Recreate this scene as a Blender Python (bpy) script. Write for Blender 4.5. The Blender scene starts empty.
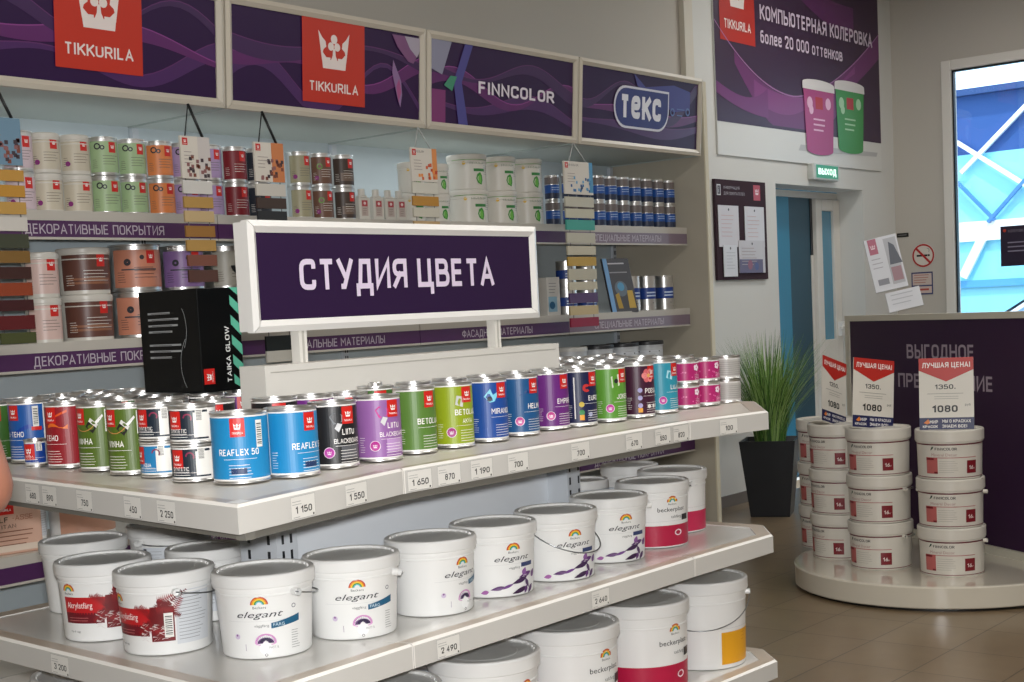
import bpy, math, random
from mathutils import Vector, Matrix
from mathutils.geometry import tessellate_polygon
random.seed(7)
S = bpy.context.scene
COL = S.collection
PI = math.pi
RB = math.radians
sin, cos = math.sin, math.cos

# ------------------------------------------------------------------ camera
H = 1.25
cd = bpy.data.cameras.new('camera'); cam = bpy.data.objects.new('camera', cd); COL.objects.link(cam)
cp, sp, cr, sr, cy, sy = [f(a) for a in (8.52429778e-02, 4.97559333e-02, -8.83291749e-01) for f in (cos, sin)]
fwd = Vector((-sy*cp, cy*cp, -sp)); rgt = Vector((cy, sy, 0)); dwn = fwd.cross(rgt)
cx_ = rgt*cr + dwn*sr; cdn = -rgt*sr + dwn*cr
cam.matrix_world = Matrix(((cx_.x, -cdn.x, -fwd.x, 0), (cx_.y, -cdn.y, -fwd.y, 0), (cx_.z, -cdn.z, -fwd.z, H), (0, 0, 0, 1)))
cd.sensor_width = 36; cd.lens = 1424.066*36/1024; cd.shift_y = 93.82/1024; cd.clip_start = .02
S.camera = cam
S.view_settings.view_transform = 'Standard'; S.view_settings.look = 'None'
S.view_settings.gamma = 1; S.view_settings.use_curve_mapping = False
S.view_settings.exposure = 0.0
# ------------------------------------------------------------------ world and light
w = bpy.data.worlds.new('sky'); S.world = w; w.use_nodes = True
bg = w.node_tree.nodes['Background']; bg.inputs[0].default_value = (.78, .90, 1, 1); bg.inputs[1].default_value = 2.6
def lamp(name, kind, loc, energy, color=(1, 1, 1), size=.1, size_y=None, to=None):
    d = bpy.data.lights.new(name, kind); d.energy = energy; d.color = color
    if kind == 'AREA':
        d.size = size
        if size_y: d.shape = 'RECTANGLE'; d.size_y = size_y
    elif kind != 'SUN': d.shadow_soft_size = size
    o = bpy.data.objects.new(name, d); COL.objects.link(o); o.location = loc
    if to is not None: o.rotation_euler = (Vector(to)-Vector(loc)).to_track_quat('-Z', 'Y').to_euler()
    return o
# the photographer's flash, just above the lens
lamp('camera_flash', 'AREA', (-.01, -.012, H+.075), 86, (1, 1, 1), .09, .06, to=(2.9, 2.6, H-.35))
CEIL = H+2.25
CEIL_FILL = [(1.2, 1.2), (3.6, 1.2), (6.0, 1.2), (8.4, 1.2), (1.2, -1.6), (3.6, -1.6), (6.0, -1.6), (8.4, -1.6), (8.2, 3.4)]  # ceiling lights out of view, added to light the room
for i, (x, y) in enumerate(CEIL_FILL):
    lamp('fill_ceiling_light', 'AREA', (x, y, CEIL-.07), 20, (1, .985, .96), 1.1, .28, to=(x, y, 0))

# ------------------------------------------------------------------ materials
def lin(h):
    h = h.lstrip('#'); return tuple((c/12.92 if c <= .04045 else ((c+.055)/1.055)**2.4) for c in (int(h[i:i+2], 16)/255 for i in (0, 2, 4)))
MC = {}
def mat(h, rough=.45, metal=0., coat=0., name=None, var=0., scale=6., bump=0., emit=0., trans=0., spec=None):
    k = (h, rough, metal, coat, var, scale, bump, emit, trans, spec)
    if k in MC: return MC[k]
    m = bpy.data.materials.new(name or 'paint_'+h.strip('#')); m.use_nodes = True; MC[k] = m
    nt = m.node_tree; b = nt.nodes['Principled BSDF']
    b.inputs['Base Color'].default_value = (*lin(h), 1); b.inputs['Roughness'].default_value = rough
    b.inputs['Metallic'].default_value = metal; b.inputs['Coat Weight'].default_value = coat
    b.inputs['Coat Roughness'].default_value = .05
    b.inputs['Transmission Weight'].default_value = trans
    if spec is not None: b.inputs['Specular IOR Level'].default_value = spec
    if emit: b.inputs['Emission Color'].default_value = (*lin(h), 1); b.inputs['Emission Strength'].default_value = emit
    if var or bump:
        n = nt.nodes.new('ShaderNodeTexNoise'); n.inputs['Scale'].default_value = scale; n.inputs['Detail'].default_value = 6
        tc = nt.nodes.new('ShaderNodeTexCoord'); nt.links.new(tc.outputs['Object'], n.inputs['Vector'])
        if var:
            mx = nt.nodes.new('ShaderNodeMixRGB'); c = lin(h)
            mx.inputs[1].default_value = (*[v*(1-var) for v in c], 1); mx.inputs[2].default_value = (*[min(1, v*(1+var)) for v in c], 1)
            nt.links.new(n.outputs[0], mx.inputs[0]); nt.links.new(mx.outputs[0], b.inputs['Base Color'])
        if bump:
            bp = nt.nodes.new('ShaderNodeBump'); bp.inputs['Strength'].default_value = bump; bp.inputs['Distance'].default_value = .002
            nt.links.new(n.outputs[0], bp.inputs['Height']); nt.links.new(bp.outputs[0], b.inputs['Normal'])
    return m
def pm(c, rough=.4):
    return c if not isinstance(c, str) else mat(c, rough)
SHELF = mat('#d4cec4', .38, name='shelf_enamel', var=.03, scale=3)
SHELF_G = mat('#d9d7d2', .2, name='shelf_glossy_enamel', coat=.25)
LIP = mat('#c6c4bf', .35, name='shelf_fascia', var=.05, scale=5)
FRAME = mat('#dad7d0', .35, name='white_aluminium')
PLASTIC = mat('#e3e3e1', .32, name='white_bucket_plastic', coat=.15)
LIDP = mat('#dededc', .3, name='bucket_lid_plastic', coat=.1)
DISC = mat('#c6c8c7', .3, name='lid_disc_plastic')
TIN = mat('#dddcda', .33, 1., name='tinplate')
WIRE = mat('#8f9294', .3, 1., name='steel_wire')
BACKP = mat('#dde2e8', .5, name='perforated_back_panel')
PURP = mat('#33203f', .4, name='purple_print')
BLACK = mat('#08090b', .35, name='black_print')

# ------------------------------------------------------------------ mesh helpers
class MB:
    def __init__(s): s.v = []; s.f = []; s.m = []; s.mats = []; s.sm = []
    def mi(s, m):
        m = pm(m)
        if m not in s.mats: s.mats.append(m)
        return s.mats.index(m)
    def add(s, vs, fs, m, smooth=False):
        o = len(s.v); s.v += [tuple(v) for v in vs]; i = s.mi(m)
        for f in fs: s.f.append([a+o for a in f]); s.m.append(i); s.sm.append(smooth)
    def box(s, x0, y0, z0, x1, y1, z1, m, M=None):
        vs = [Vector((x, y, z)) for z in (z0, z1) for x, y in ((x0, y0), (x1, y0), (x1, y1), (x0, y1))]
        if M: vs = [M @ v for v in vs]
        s.add(vs, [(3, 2, 1, 0), (4, 5, 6, 7), (0, 1, 5, 4), (1, 2, 6, 5), (2, 3, 7, 6), (3, 0, 4, 7)], m)
    def prism(s, poly, z0, z1, m):
        n = len(poly); vs = [(x, y, z0) for x, y in poly]+[(x, y, z1) for x, y in poly]
        s.add(vs, [list(range(n))[::-1], [n+i for i in range(n)]]+[(i, (i+1) % n, n+(i+1) % n, n+i) for i in range(n)], m)
    def lathe(s, prof, m, n=40, sm=True, cx=0, cy=0):
        # sharp corners: every profile segment is given its own ring pair
        for (r0, z0), (r1, z1) in zip(prof, prof[1:]):
            if r0 < 1e-6 or r1 < 1e-6:
                r, z, zc, up = (r1, z1, z0, 0) if r0 < 1e-6 else (r0, z0, z1, 1)
                vs = [(cx+r*cos(2*PI*i/n), cy+r*sin(2*PI*i/n), z) for i in range(n)]+[(cx, cy, zc)]
                s.add(vs, [(i, (i+1) % n, n) if up else ((i+1) % n, i, n) for i in range(n)], m, sm)
            else:
                vs = [(cx+r*cos(2*PI*i/n), cy+r*sin(2*PI*i/n), z) for r, z in ((r0, z0), (r1, z1)) for i in range(n)]
                s.add(vs, [(i, (i+1) % n, n+(i+1) % n, n+i) for i in range(n)], m, sm)
    def tube(s, pts, r, m, n=6, closed=False):
        P = [Vector(p) for p in pts]; rings = []
        for i, p in enumerate(P):
            a = P[(i-1) % len(P)] if (i or closed) else p; b = P[(i+1) % len(P)] if (i < len(P)-1 or closed) else p
            t = (b-a).normalized(); u = t.cross(Vector((0, 0, 1)) if abs(t.z) < .9 else Vector((1, 0, 0))).normalized(); w_ = t.cross(u)
            rr = r[i] if isinstance(r, (list, tuple)) else r
            rings.append([p+(u*cos(2*PI*k/n)+w_*sin(2*PI*k/n))*rr for k in range(n)])
        vs = [v for R_ in rings for v in R_]; fs = []
        L = len(P) if closed else len(P)-1
        for i in range(L):
            for k in range(n):
                j = (i+1) % len(P); fs.append((i*n+k, i*n+(k+1) % n, j*n+(k+1) % n, j*n+k))
        if not closed: fs += [list(range(n))[::-1], [(len(P)-1)*n+k for k in range(n)]]
        s.add(vs, fs, m, True)
    def mesh(s, name='mesh'):
        me = bpy.data.meshes.new(name); me.from_pydata(s.v, [], s.f)
        for m in s.mats: me.materials.append(m)
        me.polygons.foreach_set('material_index', s.m); me.polygons.foreach_set('use_smooth', s.sm); me.update()
        return me
    def obj(s, name, parent=None, loc=None):
        return link(name, s.mesh(name), parent, loc)
def link(name, me, parent=None, loc=None, rz=None):
    o = bpy.data.objects.new(name, me); COL.objects.link(o)
    if parent: o.parent = parent
    if loc: o.location = loc
    if rz is not None: o.rotation_euler = (0, 0, rz)
    return o
def tag(o, label=None, cat=None, group=None, kind=None):
    if label: o['label'] = label
    if cat: o['category'] = cat
    if group: o['group'] = group
    if kind: o['kind'] = kind
    return o
def thing(name, loc, rz, label, cat, group=None):
    o = bpy.data.objects.new(name, None); COL.objects.link(o); o.location = loc; o.rotation_euler = (0, 0, rz); o.empty_display_size = .05
    return tag(o, label, cat, group)
def bevel(o, w_=.003, seg=2):
    b = o.modifiers.new('bevel', 'BEVEL'); b.width = w_; b.segments = seg; b.limit_method = 'ANGLE'; b.harden_normals = False
    return o

# ------------------------------------------------------------------ writing and marks (2-D art, later laid on a flat or round surface)
# a stroke alphabet: each glyph is a width and strokes; R = rounded corners, C = rounded and closed, S = sharp
SG = {}
def _g(ch, w_, *st): SG[ch] = (w_, [(q[0], [tuple(float(v) for v in p.split(',')) for p in q[1:].split()]) for q in st])
_g('A', .60, 'S0,0 .3,1 .6,0', 'S.1,.3 .5,.3'); _g('B', .56, 'S0,0 0,1', 'R0,1 .5,1 .5,.53 0,.53', 'R0,.53 .56,.53 .56,0 0,0'); _g('C', .54, 'R.54,.72 .54,1 0,1 0,0 .54,0 .54,.28')
_g('D', .56, 'S0,0 0,1', 'R0,1 .56,1 .56,0 0,0'); _g('E', .47, 'S.47,1 0,1 0,0 .47,0', 'S0,.52 .44,.52'); _g('F', .50, 'S.50,1 0,1 0,0', 'S0,.5 .44,.5'); _g('G', .54, 'R.54,.72 .54,1 0,1 0,0 .54,0 .54,.5', 'S.54,.48 .3,.48')
_g('H', .56, 'S0,0 0,1', 'S.56,0 .56,1', 'S0,.5 .56,.5'); _g('I', .02, 'S.01,0 .01,1'); _g('J', .46, 'R.46,1 .46,0 0,0 0,.3'); _g('K', .54, 'S0,0 0,1', 'S.54,1 .02,.40', 'S.18,.60 .56,0'); _g('L', .48, 'S0,1 0,0 .48,0')
_g('M', .68, 'S0,0 0,1 .34,.4 .68,1 .68,0'); _g('N', .56, 'S0,0 0,1 .56,0 .56,1'); _g('O', .56, 'C0,0 .56,0 .56,1 0,1'); _g('P', .54, 'S0,0 0,1', 'R0,1 .54,1 .54,.45 0,.45'); _g('Q', .56, 'C0,0 .56,0 .56,1 0,1', 'S.36,.22 .6,-.05')
_g('R', .55, 'S0,0 0,1', 'R0,1 .54,1 .54,.47 0,.47', 'S.28,.47 .56,0'); _g('S', .54, 'R.54,.76 .54,1 0,1 0,.52 .54,.52 .54,0 0,0 0,.24'); _g('T', .56, 'S0,1 .56,1', 'S.28,0 .28,1'); _g('U', .56, 'R0,1 0,0 .56,0 .56,1'); _g('V', .58, 'S0,1 .29,0 .58,1')
_g('W', .84, 'S0,1 .21,0 .42,.85 .63,0 .84,1'); _g('X', .56, 'S0,0 .56,1', 'S0,1 .56,0'); _g('Y', .58, 'S0,1 .29,.45 .58,1', 'S.29,.45 .29,0'); _g('-', .26, 'S0,.45 .26,.45'); _g('.', .06, 'S.03,0 .03,.08'); _g('!', .08, 'S.04,0 .04,.08', 'S.04,.3 .04,1')
_g('0', .50, 'C0,0 .50,0 .50,1 0,1'); _g('1', .26, 'S0,.80 .22,1 .22,0'); _g('2', .50, 'R0,.72 0,1 .50,1 .50,.58 .05,.05', 'S.0,0 .52,0'); _g('3', .50, 'R0,.78 0,1 .50,1 .50,.53 .18,.53', 'R.2,.53 .50,.53 .50,0 0,0 0,.24'); _g('4', .54, 'S.36,0 .36,1 0,.28 .54,.28')
_g('5', .50, 'S.48,1 .05,1 .03,.56', 'R.03,.58 .50,.62 .50,0 0,0 0,.22'); _g('6', .50, 'S.38,1 .02,.42', 'C0,0 .50,0 .50,.56 0,.56'); _g('7', .50, 'S0,1 .50,1 .16,0'); _g('8', .50, 'C.02,.54 .48,.54 .48,1 .02,1', 'C0,0 .50,0 .50,.54 0,.54'); _g('9', .50, 'S.12,0 .48,.58', 'C0,.44 .50,.44 .50,1 0,1')
for a_, b_ in zip('\u0410\u0412\u0415\u041a\u041c\u041d\u041e\u0420\u0421\u0422\u0425', 'ABEKMHOPCTX'): SG[a_] = SG[b_]
_g('\u0411', .54, 'S.50,1 0,1 0,0', 'R0,.56 .54,.56 .54,0 0,0'); _g('\u0413', .46, 'S0,0 0,1 .46,1'); _g('\u0414', .64, 'S0,-.16 0,.0 .64,0 .64,-.16', 'S.09,0 .17,1 .55,1 .55,0'); _g('\u0416', .78, 'S.39,0 .39,1', 'S0,1 .36,.5 0,0', 'S.78,1 .42,.5 .78,0')
_g('\u0417', .50, 'R0,.78 0,1 .50,1 .50,.53 .18,.53', 'R.2,.53 .50,.53 .50,0 0,0 0,.24'); _g('\u0418', .56, 'S0,1 0,0 .56,1 .56,0'); _g('\u0419', .56, 'S0,1 0,0 .56,1 .56,0', 'S.16,1.17 .4,1.17'); _g('\u041b', .58, 'S0,0 .08,.06 .15,1 .58,1 .58,0'); _g('\u041f', .56, 'S0,0 0,1 .56,1 .56,0')
_g('\u0423', .56, 'S0,1 .29,.36', 'S.56,1 .22,0 .06,0'); _g('\u0424', .68, 'S.34,0 .34,1', 'C0,.2 .68,.2 .68,.82 0,.82'); _g('\u0426', .66, 'S0,1 0,0 .66,0 .66,-.16', 'S.54,0 .54,1'); _g('\u0427', .54, 'S.54,0 .54,1', 'R0,1 0,.46 .54,.46'); _g('\u0428', .78, 'S0,1 0,0 .78,0 .78,1', 'S.39,0 .39,1'); _g('\u0429', .88, 'S0,1 0,0 .88,0 .88,-.16', 'S.39,0 .39,1', 'S.78,0 .78,1')
_g('\u042b', .70, 'S0,0 0,1', 'R0,.56 .46,.56 .46,0 0,0', 'S.70,0 .70,1'); _g('\u042c', .52, 'S0,0 0,1', 'R0,.56 .52,.56 .52,0 0,0'); _g('\u042d', .54, 'R0,.72 0,1 .54,1 .54,0 0,0 0,.28', 'S.14,.5 .54,.5'); _g('\u042e', .80, 'S0,0 0,1', 'S0,.5 .24,.5', 'C.24,0 .80,0 .80,1 .24,1'); _g('\u042f', .55, 'S.55,0 .55,1', 'R.55,1 0,1 0,.46 .55,.46', 'S.27,.46 0,0')
for c_ in '\u043e\u0442\u043d\u043a\u0432\u043b\u0441\u0438\u043c\u0434\u0437\u0439\u0433': SG[c_] = (SG[c_.upper()][0]*.80, [(k, [(x*.80, y*.74) for x, y in p]) for k, p in SG[c_.upper()][1]])
_g('\u0435', .44, 'R.42,.16 .42,0 0,0 0,.74 .44,.74 .44,.38 .0,.38'); _g('\u0431', .44, 'C0,0 .44,0 .44,.62 0,.62', 'R0,.3 0,.98 .42,1.0')
def _round(P, closed, r):
    n = len(P); out = []
    for i in range(n):
        if not closed and i in (0, n-1): out.append(P[i]); continue
        a, b_, c = Vector(P[i-1]), Vector(P[i]), Vector(P[(i+1) % n]); u = a-b_; v = c-b_
        q = min(r, u.length*.48, v.length*.48); p0 = b_+u.normalized()*q; p1 = b_+v.normalized()*q
        for k in range(5):
            t_ = k/4; out.append(tuple(p0*(1-t_)**2+b_*2*t_*(1-t_)+p1*t_**2))
    return out
def _strip(P, closed, th):
    n = len(P); P = [Vector(p) for p in P]; vs = []
    if not closed:
        P[0] = P[0]+(P[0]-P[1]).normalized()*0; P[-1] = P[-1]+(P[-1]-P[-2]).normalized()*0
    for i in range(n):
        a = P[i-1] if (i or closed) else None; c = P[(i+1) % n] if (i < n-1 or closed) else None
        d1 = (P[i]-a).normalized() if a is not None else None; d2 = (c-P[i]).normalized() if c is not None else None
        if d1 is None: d1 = d2
        if d2 is None: d2 = d1
        n1 = Vector((-d1.y, d1.x)); n2 = Vector((-d2.y, d2.x)); m_ = n1+n2
        m_ = n1 if m_.length < .2 else m_/(m_.length_squared/2)
        if m_.length > 2.2: m_ = m_.normalized()*2.2
        vs += [tuple(P[i]+m_*th/2), tuple(P[i]-m_*th/2)]
    return vs, [(2*i, 2*i+1, (2*i+3) % (2*n), (2*i+2) % (2*n)) for i in range(n if closed else n-1)]
def stroke2d(body, th):
    layers = [([], []), ([], []), ([], [])]; x = th/2
    for ch in body:
        if ch == ' ': x += .42; continue
        w_, st = SG[ch]
        for k, (kind, P) in enumerate(st):
            # keep the ink inside the 0..1 box
            Q = [(x+a, (th/2+b_*(1-th)) if 0 <= b_ <= 1 else b_) for a, b_ in P]
            if kind != 'S': Q = _round(Q, kind == 'C', .24)
            elif P[0][0] == P[1][0] and len(P) == 2 or True:
                # square ends run to the edge of the box
                def ext(p, q):
                    d = (Vector(p)-Vector(q)).normalized(); return tuple(Vector(p)+d*th/2) if abs(d.y) > .25 else p
                Q = [ext(Q[0], Q[1])]+Q[1:-1]+[ext(Q[-1], Q[-2])]
            vs, fs = _strip(Q, kind == 'C', th); L = layers[k]; o = len(L[0])
            L[0].extend(vs); L[1].extend([tuple(i+o for i in f) for f in fs])
        x += w_+th+.13
    return [L for L in layers if L[0]]
_tc = {}
def text2d(body, bold=0., shear=0.):
    k = (body, bold, shear)
    if k in _tc: return _tc[k]
    c = bpy.data.curves.new('t', 'FONT'); c.body = body; c.resolution_u = 2; c.shear = shear; c.size = 1
    o = bpy.data.objects.new('t', c); m = o.to_mesh()
    vs = [(v.co.x/.682, v.co.y/.682) for v in m.vertices]; fs = [tuple(p.vertices) for p in m.polygons]
    o.to_mesh_clear(); bpy.data.objects.remove(o); bpy.data.curves.remove(c)
    _tc[k] = (vs, fs); return _tc[k]
def circ(x, y, r, n=20, a0=0, a1=2*PI): return [(x+r*cos(a0+(a1-a0)*i/n), y+r*sin(a0+(a1-a0)*i/n)) for i in range(n if a1-a0 > 6.2 else n+1)]
def poly_faces(pts):
    return [tuple(t) for t in tessellate_polygon([[Vector((x, y, 0)) for x, y in pts]])]
def rect(x0, y0, x1, y1, c, l=1):
    n = max(1, int(abs(x1-x0)/.006)) if abs(x1-x0) < .7 else 1
    vs = [(x0+(x1-x0)*i/n, y) for i in range(n+1) for y in (y0, y1)]
    return [(l, c, vs, [(2*i, 2*i+2, 2*i+3, 2*i+1) for i in range(n)])]
def poly(pts, c, l=1): return [(l, c, pts, poly_faces(pts))]
def disc(x, y, r, c, l=1): return poly(circ(x, y, r, 16), c, l)
def ring(x, y, r0, r1, c, l=1, a0=0., a1=2*PI, n=18):
    vs = [(x+r*cos(a0+(a1-a0)*i/n), y+r*sin(a0+(a1-a0)*i/n)) for i in range(n+1) for r in (r0, r1)]
    return [(l, c, vs, [(2*i, 2*i+2, 2*i+3, 2*i+1) for i in range(n)])]
def txt(body, x, y, h, c, l=2, w_=None, al='l', bold=.0, shear=0., rot=0., sx=1.):
    if body and all(ch == ' ' or ch in SG for ch in body):
        k_ = (body, 's', bold)
        if k_ not in _tc: _tc[k_] = stroke2d(body, (.125 if bold > .012 else .105)+bold*1.9)
        pieces = _tc[k_]
    else: pieces = [text2d(body, 0, shear)]
    pieces = [p for p in pieces if p[0]]
    if not pieces: return []
    x0 = min(v[0] for vs, _ in pieces for v in vs); x1 = max(v[0] for vs, _ in pieces for v in vs)
    kx = h*sx if not w_ else w_/(x1-x0); W = (x1-x0)*kx; off = {'l': 0, 'c': -W/2, 'r': -W}[al]
    cr_, sr_ = cos(rot), sin(rot); res = []
    for k, (vs, fs) in enumerate(pieces):
        out = [((v[0]-x0)*kx+off, v[1]*h) for v in vs]
        res.append((l+.2*k, c, [(x+a*cr_-b*sr_, y+a*sr_+b*cr_) for a, b in out], fs))
    return res
def band(xs, lo, hi, c, l=1):
    vs = [p for x, a, b in zip(xs, lo, hi) for p in ((x, a), (x, b))]
    return [(l, c, vs, [(2*i, 2*i+2, 2*i+3, 2*i+1) for i in range(len(xs)-1)])]
def lines(x, y, w_, n, dy, c, l=2, h=.0012, seed=0):
    r = random.Random(seed); out = []
    for i in range(n): out += rect(x, y-i*dy, x+w_*r.uniform(.65, 1), y-i*dy+h, c, l)
    return out
def barcode(x, y, w_, h, l=3):
    out = rect(x, y, x+w_, y+h, '#e4e2dc', l); r = random.Random(3); a = .1
    while a < .88:
        b = r.choice((.03, .05, .07)); out += rect(x+w_*.12, y+h*a, x+w_*.88, y+h*min(.93, a+b*.55), '#1c1c20', l+1); a += b+.02
    return out
def crown(x, y, w_, c, l=3):
    # crown centred on x, base at y, overall width w_
    h = w_*.85; b = w_*.36; out = []
    out += poly([(x-b, y), (x+b, y), (x+b*1.08, y+h*.24), (x-b*1.08, y+h*.24)], c, l)
    left = [(x-w_*.5, y+h), (x-w_*.38, y+h*.82), (x-w_*.27, y+h*.72), (x-w_*.25, y+h*.58), (x-w_*.34, y+h*.5), (x-w_*.36, y+h*.42), (x-w_*.25, y+h*.3), (x-w_*.12, y+h*.3),
            (x-w_*.12, y+h*.2), (x-b*1.08, y+h*.2)]
    out += poly(left, c, l); out += poly([(2*x-a, q) for a, q in left], c, l)
    out += poly([(x-w_*.12, y+h*.2), (x+w_*.12, y+h*.2), (x+w_*.05, y+h*.36), (x+w_*.035, y+h*.55), (x-w_*.035, y+h*.55), (x-w_*.05, y+h*.36)], c, l)
    for dx, dy, r in ((0, .8, .105), (-.1, .6, .095), (.1, .6, .095)): out += disc(x+dx*w_, y+dy*h, r*w_, c, l)
    return out
RED = '#c8201a'
def logo(x, y, w_, h=None, l=2, word=True):
    h = h or w_*1.12
    out = rect(x-w_/2, y, x+w_/2, y+h, RED, l)
    out += crown(x, y+h*.4, w_*.5, '#f0ece8', l+1)
    if word: out += txt('TIKKURILA', x, y+h*.15, h*.11, '#f0ece8', l+1, w_=w_*.72, al='c', bold=.02)
    return out
def rainbow(x, y, r, l=2):
    out = []
    for k, c in enumerate(('#b5342a', '#e08a1e', '#e8c52e', '#3f8a4a', '#5fb7c9')):
        out += ring(x, y, r*(.28+.145*(4-k)) if k < 4 else r*.3, r*(1-.145*k) if k < 4 else r*.42, c, l, 0, PI, 14)
    out += txt('Beckers', x, y-r*.5, r*.3, '#3c3c40', l, al='c', w_=r*1.5)
    return out
def artmesh(art, fmap, name, mb=None):
    own = mb is None; mb = mb or MB()
    for i, (l, c, vs, fs) in enumerate(art):
        q = l+.035*(i % 6)
        mb.add([fmap(x, y, q) for x, y in vs], fs, pm(c))
    return mb.mesh(name) if own else mb
def flat(o, U, V, eps=.0006):
    o = Vector(o); U = Vector(U).normalized(); V = Vector(V).normalized(); N = U.cross(V)
    return lambda x, y, l: o+U*x+V*y+N*(eps*l)
def wrap(rf, z0=0., rot=0., eps=.0004):
    # art x runs to the right round a vertical axis; x = 0 faces local -Y
    def f(x, y, l):
        z = z0+y; r = rf(z); a = x/rf(z0)+rot; r += eps*l+.0002
        return (r*sin(a), -r*cos(a), z)
    return f
def sheet(x0, x1, y0, y1, c, l=0, ny=1, step=.005):
    n = max(2, int((x1-x0)/step)); vs = [(x0+(x1-x0)*i/n, y0+(y1-y0)*j/ny) for i in range(n+1) for j in range(ny+1)]
    return [(l, c, vs, [(i*(ny+1)+j, (i+1)*(ny+1)+j, (i+1)*(ny+1)+j+1, i*(ny+1)+j+1) for i in range(n) for j in range(ny)])]

# ------------------------------------------------------------------ tins and buckets
MESH = {}
def cached(k, fn):
    if k not in MESH: MESH[k] = fn()
    return MESH[k]
def tin(loc, D, h, artkey, art, rz, label, group=None, plug=False, cat='paint can', name='paint_can', seg=40):
    R = D/2; t = thing(name, loc, rz, label, cat, group)
    def body():
        m = MB(); m.lathe([(0, 0.001), (R*.93, 0.001), (R*.95, 0), (R, .001), (R, .0035), (R*.972, .005), (R*.972, h-.0055), (R, h-.004), (R, h-.0005), (R*.985, h), (R*.96, h-.0005), (R*.95, h-.005), (R*.95, h-.0055)], TIN, seg); return m.mesh('body')
    def lid():
        m = MB(); R2 = R*.95
        m.lathe([(R2, h-.005), (R2*.86, h-.0052), (R2*.84, h-.0008), (R2*.79, h-.0008), (R2*.76, h-.007), (R2*.5, h-.007), (R2*.47, h-.0055), (0, h-.0055)], TIN, seg)
        if plug: m.lathe([(R2*.4, h-.0055), (R2*.4, h+.006), (R2*.36, h+.008), (0, h+.008)], TIN, 24)
        return m.mesh('lid')
    link('body', cached(('tb', D, h, seg), body), t); link('lid', cached(('tl', D, h, seg, plug), lid), t)
    if art is not None:
        link('label', cached(('ta', artkey, D, h), lambda: artmesh(art(R, h), wrap(lambda z: R*.972), 'label')), t)
    return t
def bucket(loc, D, h, artkey, art, rz, label, group=None, taper=.86, handle=None, cat='bucket', name='paint_bucket', body_mat=None, lid_mat=None, lidh=.026, seg=56):
    R = D/2; Rt = R*.955; Rb = R*taper; t = thing(name, loc, rz, label, cat, group)
    rf = lambda z: Rb+(Rt-Rb)*min(1, max(0, z/h))
    bm_ = body_mat or PLASTIC; lm = lid_mat or LIDP
    def body():
        m = MB(); q = h*.74
        m.lathe([(0, .002), (Rb*.9, .002), (Rb*.93, 0), (Rb*.985, 0), (Rb, .003), (rf(q), q), (rf(q)+.0012, q+.001), (rf(q)+.0012, q+.004), (rf(q), q+.005), (rf(h-lidh-.006), h-lidh-.006), (Rt+.003, h-lidh-.005), (Rt+.003, h-lidh)], bm_, seg); return m.mesh('body')
    def lid():
        m = MB(); z0 = h-lidh
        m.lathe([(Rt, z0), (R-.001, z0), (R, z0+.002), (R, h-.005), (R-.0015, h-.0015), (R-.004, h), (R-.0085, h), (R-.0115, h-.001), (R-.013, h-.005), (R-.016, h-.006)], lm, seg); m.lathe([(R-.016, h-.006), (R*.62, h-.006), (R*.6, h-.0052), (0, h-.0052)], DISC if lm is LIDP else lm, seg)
        for i in range(30):     # stacking ribs inside the rim
            a = 2*PI*i/30; M = Matrix.Translation((cos(a)*(R-.0125), sin(a)*(R-.0125), h-.0045)) @ Matrix.Rotation(a, 4, 'Z')
            m.box(-.002, -.0012, -.002, .0015, .0012, .0025, lm, M)
        return m.mesh('lid')
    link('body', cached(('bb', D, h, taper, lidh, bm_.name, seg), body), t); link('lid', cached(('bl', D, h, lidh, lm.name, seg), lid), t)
    if art is not None:
        link('label', cached(('ba', artkey, D, h), lambda: artmesh(art(R, h), wrap(rf), 'label')), t)
    if handle is not None:
        a, drop = handle
        def hd():
            m = MB(); zp = h-lidh-.012; pts = []
            for i in range(25):
                u = PI*i/24; rr = R+.004; pts.append((rr*cos(u), -rr*sin(u)*1.0, zp-drop*sin(u)**.8 if 0 < i < 24 else zp))
            m.tube(pts, .0016, WIRE, 6)
            for sx in (-1, 1):
                M = Matrix.Translation((sx*(R+.002), 0, zp)) @ Matrix.Rotation(PI/2, 4, 'Y')
                vs = [M @ Vector((.008*cos(2*PI*i/12), .008*sin(2*PI*i/12), z)) for z in (-.012, .004) for i in range(12)]
                m.add(vs, [(i, (i+1) % 12, 12+(i+1) % 12, 12+i) for i in range(12)]+[[12+i for i in range(12)]], bm_)
            return m.mesh('handle')
        o = link('handle', cached(('bh', D, h, drop), hd), t); o.rotation_euler = (0, 0, a)
    return t
def face_cam(x, y, d=0.): return math.atan2(-y, -x)+PI/2+math.radians(d)

# ================================================================== ROOM
X1, X0, YB, YF = 10.08, -2.2, 4.5, -4.2
wall_m = mat('#b9b4ab', .75, name='painted_wall', var=.03, scale=2, bump=.15)
wallw_m = mat('#d3d3cf', .7, name='white_painted_wall', var=.025, scale=2, bump=.1)
fl = MB(); fl.add([(X0, YF, 0), (X1, YF, 0), (X1, YB+.0, 0), (X0, YB, 0)], [(0, 1, 2, 3)], mat('#6d6358'))
fm = bpy.data.materials.new('floor_tiles'); fm.use_nodes = True; nt = fm.node_tree; b = nt.nodes['Principled BSDF']
g = nt.nodes.new('ShaderNodeNewGeometry'); mp = nt.nodes.new('ShaderNodeMapping'); br = nt.nodes.new('ShaderNodeTexBrick')
mp.inputs['Location'].default_value = (-.055, -.15, 0)
br.offset = 0; br.inputs['Scale'].default_value = 1; br.inputs['Brick Width'].default_value = .3345; br.inputs['Row Height'].default_value = .300
br.inputs['Mortar Size'].default_value = .0028; br.inputs['Mortar Smooth'].default_value = .3
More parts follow.
